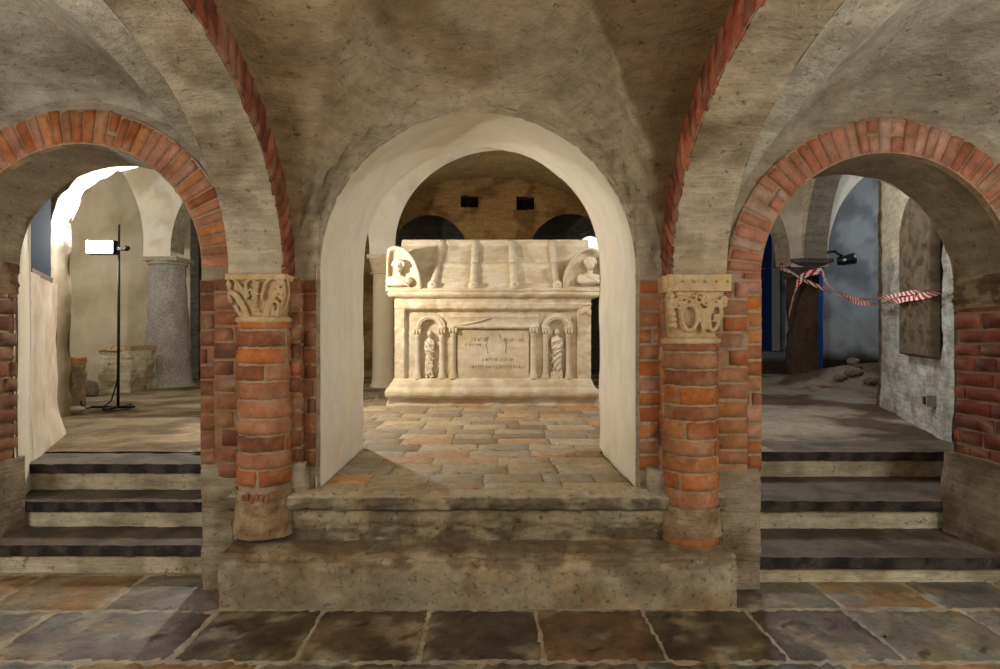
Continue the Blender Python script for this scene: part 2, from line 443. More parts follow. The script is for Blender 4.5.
# ------------------------------------------------------------------ vaults of the lower aisle
def vault_bay(x0, x1, y0, y1, zs, h0, dh, hB, dB, name, col, n=56):
    xc, a, yc, b = (x0+x1)/2, (x1-x0)/2, (y0+y1)/2, (y1-y0)/2
    mb = MB()
    def fn(s, t):
        u = -math.cos(PI*s); v = -math.cos(PI*t)
        x = xc+a*u; y = yc+b*v
        if v < 0 or y < .3: v = 0
        g = math.sqrt(max(0, 1-v*v))
        zA = zs+(h0+dh*g)*max(0, 1-abs(u)**2.15)**.5
        zB = zs+(hB+dB*math.sqrt(max(0, 1-u*u)))*max(0, 1-abs(v)**2.1)**.5
        k = .035; m = max(zA, zB); h = max(0, 1-abs(zA-zB)/k); z = m+h*h*k*.25
        return (x+.0*z, y, z+.012*fr(x, y, z, 2.6)*g)
    mb.grid(fn, n, n+14, col)
    return struct(mb.build(name, M['plaster']))
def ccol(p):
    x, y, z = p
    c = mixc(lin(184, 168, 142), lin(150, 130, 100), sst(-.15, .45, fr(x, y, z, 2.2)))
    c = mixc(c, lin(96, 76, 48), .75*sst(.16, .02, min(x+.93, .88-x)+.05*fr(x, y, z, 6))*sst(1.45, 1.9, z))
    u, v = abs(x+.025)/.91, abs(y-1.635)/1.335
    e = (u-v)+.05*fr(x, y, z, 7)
    if x > 0: c = mixc(c, lin(112, 86, 56), .72*sst(-.02, .03, e))  # shading painted per web: right face darker, left face paler
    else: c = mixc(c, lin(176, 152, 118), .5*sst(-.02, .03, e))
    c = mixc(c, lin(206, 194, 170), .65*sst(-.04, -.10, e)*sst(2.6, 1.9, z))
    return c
def scol(p):
    x, y, z = p
    return mixc(lin(192, 184, 168), lin(160, 150, 130), sst(-.25, .45, fr(x, y, z, 1.8)))
for i, (yy0, yy1) in enumerate(((.3, YF), (-2.4, .3))):
    n = 56 if i == 0 else 26
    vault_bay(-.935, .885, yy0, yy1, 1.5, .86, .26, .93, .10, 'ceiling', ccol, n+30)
    vault_bay(-2.82, -1.195, yy0, yy1, 1.5, .885, .24, .82, .12, 'ceiling', scol, n)
    vault_bay(1.145, 2.83, yy0, yy1, 1.5, .85, .26, .82, .12, 'ceiling', scol, n)

def rib(xc, hw, face, label, pal):
    """transverse rib from the wall capital over the aisle; brick edge on the side of the middle bay"""
    t = thing('vault_rib', label, 'arch', (xc, 2.8, 1.5))
    def pth(s, r=0):
        th = PI*min(s, .5)
        return (1.62+(1.2+r)*math.cos(th)-8*max(0, s-.5), 1.505+(.80+r)*math.sin(th))
    mb = MB()
    pc = lambda p: mixc(lin(188, 174, 150), lin(150, 134, 110), sst(-.1, .45, fr(p[0], p[1], p[2], 3)))
    def fn(u, v):
        y, z = pth(v); x = xc-hw+2*hw*u
        e = .006*fr(x, y, z, 5)
        return (x+.004*fr(z, y, 3, 9), y, z+e)
    mb.grid(fn, 10, 110, pc)
    o = xc-face*hw
    mb.grid(lambda u, v: (o, pth(v, .14*u)[0], pth(v, .14*u)[1]), 2, 90, pc)
    mb.build('rib_soffit', M['plaster'], t)
    bm_ = MB(); xf = xc+face*hw
    P = lambda s, r, d: (xf+face*d, pth(s, r*.17)[0], pth(s, r*.17)[1])
    bm_.grid(lambda u, v: P(v, u, .003), 3, 110, MOR)
    s = .0; k = 0
    while s < .5:
        ds = random.uniform(.019, .026); sk = .022
        # bricks lie slanted across the face
        Q = lambda a, r, d, P=P: P(a+sk*(r-.5), r, d)
        bm_.brick(Q, s+.0013, s+ds-.0013, .0, 1.0, random.uniform(.010, .013), bcol(pal), 2, 5, k)
        s += ds; k += 1
    bm_.build('brick_edge', M['brick'], t)
    return t
DR = [lin(146, 76, 50), lin(126, 66, 46), lin(158, 84, 54), lin(134, 78, 58)]
rib(-1.073, .128, 1, 'broad plastered vault rib with a red brick edge, rising from the left column', DR)
rib(1.012, .128, -1, 'broad plastered vault rib with a red brick edge, rising from the right column', DR+[lin(170, 80, 48)])

# ------------------------------------------------------------------ columns with capitals
def column(label, cx, cy, r, z0, z1, bare, pal, cap_kind):
    t = thing('brick_column', label, 'column', (cx, cy, z0))
    mb = MB()
    P = lambda a, z, d: (cx-(r+d)*math.cos(a), cy-(r+d)*math.sin(a), z)
    A0, A1 = -.15, PI+.15
    mc = lambda p: mixc(MOR, lin(170, 140, 108), fr(p[0], p[1], p[2], 9))
    mb.grid(lambda u, v: P(A0+(A1-A0)*u, z0+(z1-z0)*v, -.002+.002*noise.noise((u*20, v*60, cx))), 60, 70, mc)
    for (a, b) in courses(z0+.0, z1, .086):
        zm = (a+b)/2
        if any(lo < zm < hi for lo, hi in bare): continue
        s = A0-random.uniform(0, .9); 
        while s < A1:
            l = random.choice((3.6, 3.2, 2.6, 1.5))
            x0, x1 = max(s, A0), min(s+l, A1)
            if x1-x0 > .1:
                mb.brick(P, x0+.04*(x0 > A0), x1-.04*(x1 < A1), a+.005, b-.005, random.uniform(.004, .008), bcol(pal), max(3, int(14*(x1-x0))), 3, len(mb.v))
            s += l
    mb.build('shaft', M['brick'], t)
    pb = MB()
    for lo, hi in bare:
        pb.grid(lambda u, v: P(A0+(A1-A0)*u, lo+(hi-lo)*v, .006+.009*fr(u*2, v*.4, cx, 4)+.01*(1-v)*(lo < z0+.1)), 50, 16,
                lambda p: mixc(lin(182, 160, 128), lin(156, 128, 98), sst(-.2, .3, fr(p[0], p[1], p[2], 9))))
    pb.build('plaster_patch', M['plaster'], t)
    return t
lc = column('orange brick half-column with vine-leaf capital, left of the white arch', -1.056, 2.905, .126, .28, 1.295, [(.28, .50)], [lin(156, 92, 52), lin(168, 100, 56), lin(144, 86, 54), lin(162, 108, 74), lin(174, 102, 52)], 0)
rc = column('orange brick half-column with pierced eyelet capital, right of the white arch', .996, 2.905, .126, .225, 1.195, [(.285, .42)], BRK, 1)
# red smear on the plaster foot of the left column
sm = MB(); 
for k in range(7):
    a = 1.05+k*.16
    z = .47+.008*math.sin(k*2.3)
    P = lambda a, z, d: (-1.056-(.126+d)*math.cos(a), 2.905-(.126+d)*math.sin(a), z)
    sm.grid(lambda u, v: P(a+.13*u+.03*v, z-.014+.03*v+.006*u, .0160+.003*noise.noise((u*3, v*3, k))), 6, 4, lin(152, 92, 66))
sm.build('red_stain', M['brick'], lc)

CAPC = lin(196, 172, 132)
def capital_body(mb, cx, cy, zb, zt, rb, ht, nsk=10):
    """basket passing from a round neck to a square top"""
    def fn(u, v):
        a = 2*PI*u; c_, s_ = math.cos(a), math.sin(a)
        q = max(abs(c_), abs(s_)); k = sst(-.1, .62, v)
        r = (rb+(.0)*v)*(1-k)+(ht/q*.995)*k if True else 0
        r = rb*(1-k)+min(ht/q, ht*1.3)*k
        return (cx+r*c_, cy+r*s_, zb+(zt-zb)*v)
    mb.grid(fn, 64, 20, CAPC)
    mb.poly([fn(i/64, 1) for i in range(64)]); mb.poly([fn(i/64, 0) for i in range(64)][::-1])
    return fn
def cap_common(t, cx, zb, zt, rb, ht, ab):
    mb = MB(); cy = 2.905
    mb.lathe([(.0, zb-.012), (rb+.012, zb-.012), (rb+.02, zb), (rb+.016, zb+.014), (rb-.004, zb+.022), (0, zb+.022)], cx, cy, 48, col=CAPC)
    capital_body(mb, cx, cy, zb, zt, rb-.012, ht-.013)
    mb.box(cx-ht-.006, cx+ht+.006, cy-ht-.006, cy+ht-.02, zt-ab, zt+.004, CAPC)
    remeshed(mb, 'capital', M['carved'], .0055, t, CAPC, .0025, 40, 2)
def capmap(cx, zb, zt, rb, ht):
    """front face map: s across -1..1, v up 0..1, d out; s beyond +-1 turns the corner"""
    cy = 2.905
    def P(s, v, d=0):
        if abs(s) <= 1: x, y = s*ht, -ht
        else:
            sg = 1 if s > 0 else -1; x, y = sg*ht, -ht+(abs(s)-1)*ht*1.0
        q = Vector((x, y)); n = q.normalized(); k = sst(-.1, .62, v)
        r = rb*(1-k)+min(q.length, ht*1.3)*k
        return (cx+n.x*(r+d), cy+n.y*(r+d), zb+(zt-zb)*v)
    return P
# left capital: vines, scrolls, grape cluster
zb, zt = 1.297, 1.508; cap_common(lc, -1.056, zb, zt, .120, .134, .026)
P = capmap(-1.056, zb, zt, .120, .134); mb = MB()
def vine(pts, r=.0088, d=.002, n=22, base=None):
    q = []
    m = len(pts)-1
    for i in range(n*m+1):
        u = i/n; k = min(int(u), m-1); f = u-k
        p0, p1, p2, p3 = pts[max(k-1, 0)], pts[k], pts[k+1], pts[min(k+2, m)]
        h = [.5*((2*p1[j])+(-p0[j]+p2[j])*f+(2*p0[j]-5*p1[j]+4*p2[j]-p3[j])*f*f+(-p0[j]+3*p1[j]-3*p2[j]+p3[j])*f**3) for j in (0, 1)]
        q.append(P(h[0], h[1], d))
    (base or mb).tube(q, r, 7, CAPC)
n_ = 6
for off in (.0, .13):
    vine([(-.28-off, .04), (-.42-off, .3), (-.62-off, .55), (-.92-off*.6, .62-off*.3), (-1.12, .5), (-1.05, .40), (-.93, .46)], n=n_)
    vine([(.28+off, .04), (.40+off, .3), (.62+off, .60), (.82+off, .66), (.95, .52), (.80, .50)], n=n_)
vine([(-.30, .45), (-.5, .72), (-.8, .92), (-1.08, .85), (-1.06, .7), (-.92, .74), (-.95, .82)], n=n_)
vine([(-.22, .5), (-.32, .8), (-.12, .9), (.0, .8), (-.02, .6)], n=n_)
vine([(.22, .45), (.3, .7), (.5, .9), (.78, .88), (.78, .72), (.62, .74)], n=n_)
vine([(.1, .85), (.05, .6), (.02, .3)], n=n_)
vine([(.95, .9), (1.08, .6), (1.02, .2), (.92, .06)], n=n_)
vine([(1.25, .9), (1.4, .6), (1.2, .15)], n=n_)
vine([(.35, .1), (.48, .34), (.68, .42), (.86, .33), (.95, .1)], n=n_)
for k in (-.15, 0, .15): vine([(.64+k, .08), (.66+k*1.2, .2), (.66+k*1.4, .32)], .006, .0, n_)
for k in (-.15, 0, .15): vine([(-.75+k, .08), (-.78+k*1.2, .2), (-.82+k*1.4, .34)], .006, .0, n_)
for j in range(6):
    for k in range(-1, 2):
        if abs(k)*6 < 7-j*.8: mb.ball(P(-.04+k*.10*(1-j/8)+(.05 if j % 2 else 0), .66-j*.09, .010), .0085, 8, 6, CAPC)
for sx in (-1.02, .98): 
    mb.ball(P(sx, .80, .004), .013, 8, 6, CAPC); mb.ball(P(sx*.99, .48, .004), .013, 8, 6, CAPC)
remeshed(mb, 'vine_carving', M['carved'], .0035, lc, CAPC, .001, 60, 1)
# right capital: abacus, two eyelets, leaf between, corner ornament
zb, zt = 1.197, 1.505; cap_common(rc, .996, zb, zt, .122, .138, .075)
P = capmap(.996, zb, zt, .122, .138); mb = MB()
def oval(cx_, cz_, rx, rz, d=.008, r=.010, n=26):
    mb.tube([P(cx_+rx*math.cos(2*PI*i/n), cz_+rz*math.sin(2*PI*i/n), d) for i in range(n+1)], r, 7, CAPC)
for cx_ in (-.36, .52):
    oval(cx_, .36, .27 if cx_ < 0 else .22, .19, .006, .011)
    for a in (.7, .85): vine([(cx_-.27*a*1.25, .18), (cx_-.33, .45), (cx_-.05, .62), (cx_+.26, .56)], .006, .004, 6)
vine([(.52, .30), (.55, .42)], .012, .004, 4)
vine([(-.75, .68), (-.35, .64), (.0, .50), (.12, .25), (.12, .12)], .008, .008, 6)
vine([(.42, .62), (.24, .5), (.14, .3)], .008, .008, 6)
for k in range(4): vine([(-.02+k*.06, .50), (.04+k*.035, .32), (.10, .14)], .006, .008, 5)
for cx_, cz_, r_ in ((.18, .62, .012), (.78, .60, .014), (-.7, .58, .012), (-.02, .66, .009)):
    mb.ball(P(cx_, cz_, .008), r_, 8, 6, CAPC); oval(cx_, cz_, .13, .075, .006, .005, 14)
for k in range(6): mb.ball(P(-.85+k*.34, .90, .016), .008, 8, 6, CAPC)
for j in range(9): mb.ball(P(-1.0+.05*math.sin(j*2.1), .95-j*.088, .012+.006*math.sin(j)), (.020, .02, .016), 8, 6, CAPC)
vine([(-1.0, .98), (-1.06, .6), (-.95, .2)], .012, .012, 6)
remeshed(mb, 'eyelet_carving', M['carved'], .004, rc, CAPC, .001, 60, 1)

# ------------------------------------------------------------------ steps and floors
def platform():
    t = thing('stone_steps', 'worn broad masonry steps under the white middle arch', 'steps', (0, 2.69, 0))
    prof = [(2.69, -.01), (2.685, .10), (2.682, .185), (2.70, .20), (2.70, .228), (2.72, .238), (2.80, .242), (2.885, .244)]
    def strip(prof, x0, x1, name, colf, jit, n=90, dens=5):
        pr = []
        for i in range(len(prof)-1):
            for k in range(dens): 
                f = k/dens; pr.append((prof[i][0]*(1-f)+prof[i+1][0]*f, prof[i][1]*(1-f)+prof[i+1][1]*f))
        pr.append(prof[-1]); m = len(pr)-1; mb = MB()
        def fn(u, v):
            y, z = pr[int(round(v*m))]; x = x0+(x1-x0)*u
            e = 1 if z > 0 else 0
            return (x+.008*fr(y, z, x0, 6)*e, y+jit*fr(x, z, y, 7)*e+jit*.8*fr(x, z*2, 4, 22, 3)*e, z+jit*.6*fr(x, y, 2, 8)*e)
        mb.grid(fn, n, m, colf)
        for xx in (0, 1):
            mb.poly([fn(xx, k/m) for k in range(m+1)]+[(x0+(x1-x0)*xx, 3.1, prof[-1][1]), (x0+(x1-x0)*xx, 3.1, -.01)], colf)
        return mb.build(name, M['stone'], t)
    def c1(p):
        x, y, z = p; q = fr(x, y, z, 4)
        c = mixc(lin(172, 156, 128), lin(144, 126, 98), sst(-.2, .4, q))
        if x < -.2: c = mixc(c, lin(122, 112, 94), .6*sst(-.1, -.5, x)*sst(-.3, .2, fr(x, 1, z, 2)))
        if z > .17: c = mixc(c, lin(112, 90, 68), .75*sst(-.25, .15, fr(x*2, y, z*5, 3)))
        return c
    strip(prof, -1.19, 1.13, 'lower_step', c1, .009, 170)
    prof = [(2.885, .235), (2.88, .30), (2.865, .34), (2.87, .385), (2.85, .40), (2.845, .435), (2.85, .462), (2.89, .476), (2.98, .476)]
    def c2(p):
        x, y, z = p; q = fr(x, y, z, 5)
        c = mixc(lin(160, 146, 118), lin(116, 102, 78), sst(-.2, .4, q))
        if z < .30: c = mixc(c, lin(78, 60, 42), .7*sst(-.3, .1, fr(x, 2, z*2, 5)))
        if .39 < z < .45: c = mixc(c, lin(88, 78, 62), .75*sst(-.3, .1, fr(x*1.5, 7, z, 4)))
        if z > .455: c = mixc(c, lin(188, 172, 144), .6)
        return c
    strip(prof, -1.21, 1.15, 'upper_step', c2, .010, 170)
platform()

def wallL(y): return -2.60 if y < 3.34 else (-2.6-.2*(y-3.34)/.36 if y < 3.7 else -2.8-.4*(y-3.7)/.9)
def wallR(y): return 2.62 if y < 3.34 else 2.62+.68*(y-3.34)/.86
def stair(label, side, lv, nose, ris, x_in, col_r):
    t = thing('stone_staircase', label, 'stairs', (side*2, nose[0], 0))
    for k in range(3):
        y0, y1 = nose[k], (nose[k+1]+.06 if k < 2 else nose[2]+.42)
        z = lv[k]; th = .056
        out = (lambda y: wallL(y)-.02) if side < 0 else (lambda y: wallR(y)+.02)
        mb = MB(); n = 60
        dk = lambda p: mixc(lin(106, 98, 84), lin(78, 70, 58), sst(-.2, .35, fr(p[0], p[1], p[2], 5)))
        def X(u, y): a, b = x_in, out(y); return a+(b-a)*u
        w = lambda x, y, z_, e=1: (x, y+.006*fr(x, z_, y, 9)*e, z_+.004*fr(x, y, z_, 8)-(.006*abs(fr(x, 1, 3, 14)) if e else 0))
        mb.grid(lambda u, v: w(X(u, y0+(y1-y0)*v), y0+(y1-y0)*v, z), n, 14, dk)
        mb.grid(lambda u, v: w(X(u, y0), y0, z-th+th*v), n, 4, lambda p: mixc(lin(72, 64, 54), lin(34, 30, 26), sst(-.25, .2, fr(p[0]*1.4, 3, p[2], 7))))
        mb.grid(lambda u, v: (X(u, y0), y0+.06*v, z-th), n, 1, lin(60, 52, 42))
        for uu in (0, 1): mb.poly([(X(uu, y0), y0, z-th), (X(uu, y1), y1, z-th), (X(uu, y1), y1, z), (X(uu, y0), y0, z)], lin(90, 80, 64))
        mb.build('tread', M['stone'], t)
        yr = ris[k]; zl = -.01 if k == 0 else lv[k-1]-.01
        mb = MB(); mb.grid(lambda u, v: (X(u, yr), yr+.004*fr(u*3, v, k, 5), zl+(z-th-zl)*v), 40, 6, lambda p: mixc(col_r, lin(158, 144, 114), .6*sst(-.05, .4, fr(p[0], p[1], p[2], 5))))
        mb.build('riser', M['plaster'], t)
stair('three dark stone steps with pale risers on the left, up to the floodlit room', -1, (.146, .292, .452), (3.085, 3.365, 3.61), (3.10, 3.39, 3.635), -1.36, lin(222, 210, 180))
stair('three dark stone steps with pale risers on the right, up to the taped-off room', 1, (.132, .300, FL), (2.955, 3.35, 3.89), (2.985, 3.40, 3.93), 1.33, lin(224, 212, 182))

# lower floor: large flags laid in rows
def flags():
    mb = MB(); jc = lin(176, 164, 142)
    mb.grid(lambda u, v: (-3+6*u, -2.5+5.9*v, -.001+.002*fr(u*6, v*6, 0, 5)), 60, 60, jc)
    pal = [lin(92, 76, 54), lin(104, 86, 62), lin(82, 70, 54), lin(112, 92, 66), lin(96, 80, 56)]
    gp = [lin(122, 114, 98), lin(112, 106, 94), lin(150, 118, 74), lin(126, 112, 88), lin(104, 100, 92)]
    def slab(x0, x1, y0, y1, col, sk=0):
        P = lambda s, t, d: (s+sk*(t-y0), t, d*.45)
        def cf(): return tuple(c*random.uniform(.9, 1.1) for c in col)
        g = .0055+.002*random.random(); c = cf(); n1 = max(3, int((x1-x0)/.03)); n2 = max(3, int((y1-y0)/.03)); b = len(mb.v)
        mb.brick(lambda s, t, d: P(s, t, d+.004*fr(s, t, 0, 5) if d > 0 else d), x0+g, x1-g, y0+g, y1-g, .012, c, n1, n2, random.random()*9)
        for i in range(b, len(mb.v)):
            x, y, z = mb.v[i]
            q = fr(x, y, 3.3, 3.4)
            mb.c[i] = mixc(mb.c[i], lin(56, 44, 30) if abs(x) < 1.3 and y > 2.2 else lin(128, 122, 110), .75*sst(-.1, .4, q))
            mb.c[i] = mixc(mb.c[i], lin(176, 160, 132), .55*sst(.12, .4, fr(x, y, 8, 5)))
    y = 2.68
    xs = [-1.18, -.715, -.245, .23, .70, 1.16, 1.60]
    for i in range(6): slab(xs[i], xs[i+1], 2.255, 2.68, pal[i % 5], -.0)
    slab(1.60, 2.12, 2.255, 2.68, gp[0]); slab(2.12, 2.9, 2.2, 2.68, gp[3])
    slab(-1.9, -1.19, 2.255, 2.66, gp[1]); slab(-2.95, -1.91, 2.25, 2.66, gp[4])
    for a, b, c in ((-2.95, -2.25, 2), (-2.24, -1.72, 2), (-1.71, -1.18, 1)): slab(a, b, 2.67, 3.07, gp[c])
    for a, b, c in ((1.13, 1.62, 3), (1.63, 2.06, 2), (2.07, 2.5, 4), (2.51, 2.95, 1)): slab(a, b, 2.69, 2.99, gp[c])
    yy = 2.25; row = 0
    while yy > -2.3:
        h = .44 if row % 2 else .5; x = -2.95+random.uniform(-.1, .1)
        while x < 2.9:
            l = random.uniform(.5, .85); slab(x, min(x+l, 2.95), yy-h, yy, random.choice(gp)); x += l
        yy -= h; row += 1
    struct(mb.build('floor', M['floor']))
flags()
# low platform plaster skirts beside the piers
# upper floor
def upper_floor():
    mb = MB()
    def h(x, y):
        z = FL-.012+.012*fr(x, y, 0, 1.2)
        z += .30*math.exp(-((x-5.6)**2/1.0+(y-8.6)**2/.45))+.10*sst(8, 9.2, y)*sst(2, 4, x)
        z += .03*abs(fr(x, y, 2, 4))*sst(3.5, 4.5, x)
        return z
    def cf(p):
        x, y, z = p
        c = mixc(lin(160, 146, 122), lin(120, 106, 84), sst(-.2, .4, fr(x, y, 0, 2)))
        if x > 1.5: c = mixc(lin(158, 150, 136), lin(100, 88, 72), sst(-.15, .35, fr(x, y, 1, 1.6)))
        return c
    def edge(x):
        if abs(x) < 1.32: return 2.98
        return 3.95 if x < 0 else 4.15
    def fn(u, v):
        x = -9+18*u; e = edge(x); y = e+(13-e)*v; return (x, y, h(x, y))
    mb.grid(fn, 240, 110, cf)
    struct(mb.build('floor', M['earth']))
upper_floor()
def tiles():
    """worn tile pavement leading to the tomb"""
    mb = MB(); pal = [lin(172, 156, 128), lin(158, 146, 124), lin(182, 166, 136), lin(150, 134, 108), lin(166, 146, 116), lin(178, 146, 110), lin(188, 144, 96), lin(140, 122, 98)]
    wt = [6, 5, 5, 5, 3, 2, 1.4, 4]
    mb.grid(lambda u, v: (-.80+1.54*u, 2.93+1.1*v, FL+.001), 20, 20, lin(142, 128, 104)); mb.grid(lambda u, v: (-1.9+3.8*u, 4.03+2.3*v, FL+.001), 30, 30, lin(120, 104, 80))
    y = 2.93; r = 0
    while y < 6.3:
        h = random.uniform(.19, .25) if r else .12; lim = .775 if y+h < 4.02 else 1.9
        x = -lim+WX*(lim < 1); end = lim+WX*(lim < 1); first = True
        while x < end-.02:
            l = random.uniform(.26, .42)*(random.random()*.5+.5 if first else 1); first = False
            col = random.choices(pal, wt)[0]; x1 = min(x+l, end)
            mb.brick(lambda s, t, d: (s, t, FL+.002+d*.6), x+.004, x1-.004, y+.004, y+h-.004, random.uniform(.006, .014), col, 4, 4, r*7+x)
            x = x1
        y += h; r += 1
    o = mb.build('tiled_pavement', M['stone'])
    tag(o, 'worn grey and terracotta tile pavement leading through the white arch', 'paving')
tiles()
# thin raised stone sill of the pavement is the upper step

# ------------------------------------------------------------------ aisle shell
for nm, x in (('left', -2.84), ('right', 2.85)):
    mb = MB(); mb.grid(lambda u, v: (x, -2.4+5.45*u, -.02+3*v), 20, 12, PL); struct(mb.build('wall_aisle_'+nm, M['plaster']))
mb = MB(); mb.grid(lambda u, v: (-2.9+5.8*u, -2.4, -.02+3*v), 12, 8, PL); struct(mb.build('wall_aisle_back', M['plaster']))

#NEXT
# ------------------------------------------------------------------ the marble sarcophagus
SY = 6.34
def sx(p, Y=SY): return (p-CX)*Y/F
def sz(p, Y=SY): return EYE+(CY-p)*Y/F
MA = lin(222, 210, 186); MAD = lin(200, 182, 150)
mcol = lambda p: mixc(MA, MAD, .8*sst(-.1, .4, fr(p[0], p[1], p[2], 4)))
tomb = thing('marble_sarcophagus', 'large pale carved marble sarcophagus with a gabled lid under the white archway', 'sarcophagus', (.1, 6.85, FL))
def stack(mb, rows, jit=.004, nx=80, ny=30, per=3):
    """closed solid from rectangular sections (z, x0, x1, y0, y1)"""
    sec = []
    for i in range(len(rows)-1):
        for k in range(per):
            f = k/per; sec.append([rows[i][j]*(1-f)+rows[i+1][j]*f for j in range(5)])
    sec.append(list(rows[-1])); m = len(sec)-1
    w = lambda x, y, z: (x+jit*fr(z*2, y, 1, 8), y+jit*1.3*fr(x, z, 2, 9), z+jit*fr(x, y, 3, 9))
    def S(i): return sec[int(round(i*m))]
    mb.grid(lambda u, v: w(S(v)[1]+(S(v)[2]-S(v)[1])*u, S(v)[3], S(v)[0]), nx, m, mcol)
    mb.grid(lambda u, v: w(S(v)[2]-(S(v)[2]-S(v)[1])*u, S(v)[4], S(v)[0]), nx, m, mcol)
    mb.grid(lambda u, v: w(S(v)[1], S(v)[4]-(S(v)[4]-S(v)[3])*u, S(v)[0]), ny, m, mcol)
    mb.grid(lambda u, v: w(S(v)[2], S(v)[3]+(S(v)[4]-S(v)[3])*u, S(v)[0]), ny, m, mcol)
    for q, i in ((1, m), (0, 0)):
        s_ = sec[i]; mb.grid(lambda u, v: w(s_[1]+(s_[2]-s_[1])*u, (s_[3]+(s_[4]-s_[3])*v) if q else (s_[4]-(s_[4]-s_[3])*v), s_[0]), nx, 6, mcol)
mb = MB()
stack(mb, [(FL-.01, sx(386), sx(600), 6.32, 7.46), (sz(404), sx(386), sx(600), 6.32, 7.46), (sz(397), sx(388), sx(599), 6.35, 7.44)], .012)
mb.build('plinth', M['marble'], tomb)
mb = MB()
stack(mb, [(sz(397.5), sx(389), sx(596), 6.30, 7.42), (sz(395), sx(386), sx(598.5), 6.275, 7.43), (sz(391), sx(386), sx(599), 6.27, 7.43), (sz(388), sx(387), sx(597), 6.285, 7.42), (sz(387), sx(388), sx(595), 6.30, 7.42),
           (sz(383), sx(391), sx(593), 6.31, 7.41), (sz(378.5), sx(394), sx(591), 6.335, 7.40), (sz(378), sx(394.5), sx(590.5), 6.36, 7.40)], .006)
mb.build('base_moulding', M['marble'], tomb)
# chest with a sunk front panel
def inr(x, a, b, s=1.0): return sst(a-s, a+s, x)*sst(b+s, b-s, x)
def chest_h(p, q):
    h = .055*(1-inr(p, 405, 578, .7)*inr(q, 309.5, 390, .7))
    h += .008*inr(q, 303, 308, .6)
    for c in (429.5, 557.5):
        r = math.hypot(p-c, max(0, 331-q)) if q < 331 else abs(p-c)
        h -= .03*sst(11, 9, r)
    h -= .02*inr(p, 457.5, 529.5, .8)*inr(q, 328, 379, .8)*0
    h += .012*fr(p*.08, q*.08, 4, 1)*.5
    return h
mb = MB(); nx, nz = 330, 140
mb.grid(lambda u, v: (sx(394.5+196.5*u), 6.395-chest_h(394.5+196.5*u, 380-84*v)-.004*fr(u*9, v*4, 2, 4), sz(380-84*v)), nx, nz, mcol)
x0, x1, z0, z1 = sx(394.5), sx(591), sz(380), sz(296)
mb.grid(lambda u, v: (x0, 7.38-(7.38-6.34)*u, z0+(z1-z0)*v), 30, 20, mcol)
mb.grid(lambda u, v: (x1, 6.34+(7.38-6.34)*u, z0+(z1-z0)*v), 30, 20, mcol)
mb.grid(lambda u, v: (x1-(x1-x0)*u, 7.38, z0+(z1-z0)*v), 30, 20, mcol)
mb.grid(lambda u, v: (x0+(x1-x0)*u, 6.34+1.04*v, z1), 20, 20, mcol)
mb.build('chest', M['marble'], tomb)
# corner capital on the right border
mb = MB()
for k in range(5): mb.ball((sx(581+k*2.3), 6.335, sz(309+3*abs(k-2)*.5)), (.014, .016, .04), 8, 6)
mb.box(sx(579), sx(592), 6.325, 6.36, sz(305), sz(303))
remeshed(mb, 'corner_capital', M['marble'], .008, tomb, MA, .002, 40)
def colonnette(c, w, q0, q1, name='colonnette'):
    mb = MB(); r = sx(CX+w)
    zb_, zt_ = sz(q1), sz(q0)
    prof = [(0, zb_), (r*1.75, zb_), (r*1.75, zb_+.02), (r*1.35, zb_+.035), (r*1.5, zb_+.05), (r*1.05, zb_+.07), (r, zb_+.15), (r*.9, zt_-.11), (r*1.1, zt_-.10), (r*.95, zt_-.09), (r*1.25, zt_-.05), (r*1.75, zt_-.02), (r*1.8, zt_), (0, zt_)]
    mb.lathe(prof, sx(c), 6.378, 20, col=mcol)
    # leaves on the little capital
    for k in range(-1, 2): mb.ball((sx(c)+k*r*1.1, 6.378-r*1.25, zt_-.05), (r*.4, r*.35, .03), 8, 6, MA)
    mb.build(name, M['marble'], tomb)
for c in (417, 441.5, 546, 569): colonnette(c, 2.6, 326, 379)
for c in (453, 533.5): colonnette(c, 2.9, 325, 379)
for c in (429.3, 557.5):
    mb = MB()
    for r_, rr in ((12.3, .022), (14.9, .013), (10.2, .010)):
        mb.tube([(sx(c+r_*math.cos(PI*k/24)), 6.372, sz(327.5-r_*.93*math.sin(PI*k/24))) for k in range(25)], rr, 9, MA)
    mb.grid(lambda u, v: (sx(c+(9.6+6.2*v)*math.cos(PI*u)), 6.357, sz(327.5-(9.6+6.2*v)*.93*math.sin(PI*u))), 40, 4, mcol)
    mb.build('niche_arch', M['marble'], tomb)
mb = MB()
stack(mb, [(sz(328), sx(448), sx(538), 6.345, 6.40), (sz(326), sx(447), sx(539), 6.335, 6.40), (sz(325), sx(447), sx(539), 6.35, 6.40), (sz(319), sx(448), sx(538), 6.35, 6.40), (sz(315), sx(446.5), sx(539), 6.33, 6.40), (sz(314), sx(447), sx(539), 6.36, 6.40)], .005, per=2)
mb.tube([(sx(462), 6.345, sz(324)), (sx(478), 6.34, sz(321)), (sx(492), 6.345, sz(317))], .008, 7, MA)
mb.build('lintel', M['marble'], tomb)
mb = MB()
mb.grid(lambda u, v: (sx(457.5+71.5*u), 6.374-.003*fr(u*5, v*3, 2, 3), sz(377-48*v)), 40, 24, mcol)
for a, b, c_, d in ((457, 529, 376.5, 379),): mb.grid(lambda u, v: (sx(a+(b-a)*u), 6.385-.03*v*0-.02, sz(d+(c_-d)*v)), 10, 2, mcol)
tab = mb.build('inscription_tablet', M['marble'], tomb)
mb = MB(); GR = lin(146, 122, 88)
def stroke(p0, q0, p1, q1, w=.0022):
    mb.tube([(sx(p0), 6.3735, sz(q0)), (sx((p0+p1)/2), 6.3725, sz((q0+q1)/2)), (sx(p1), 6.3735, sz(q1))], w, 5, GR)
rnd = random.Random(3)
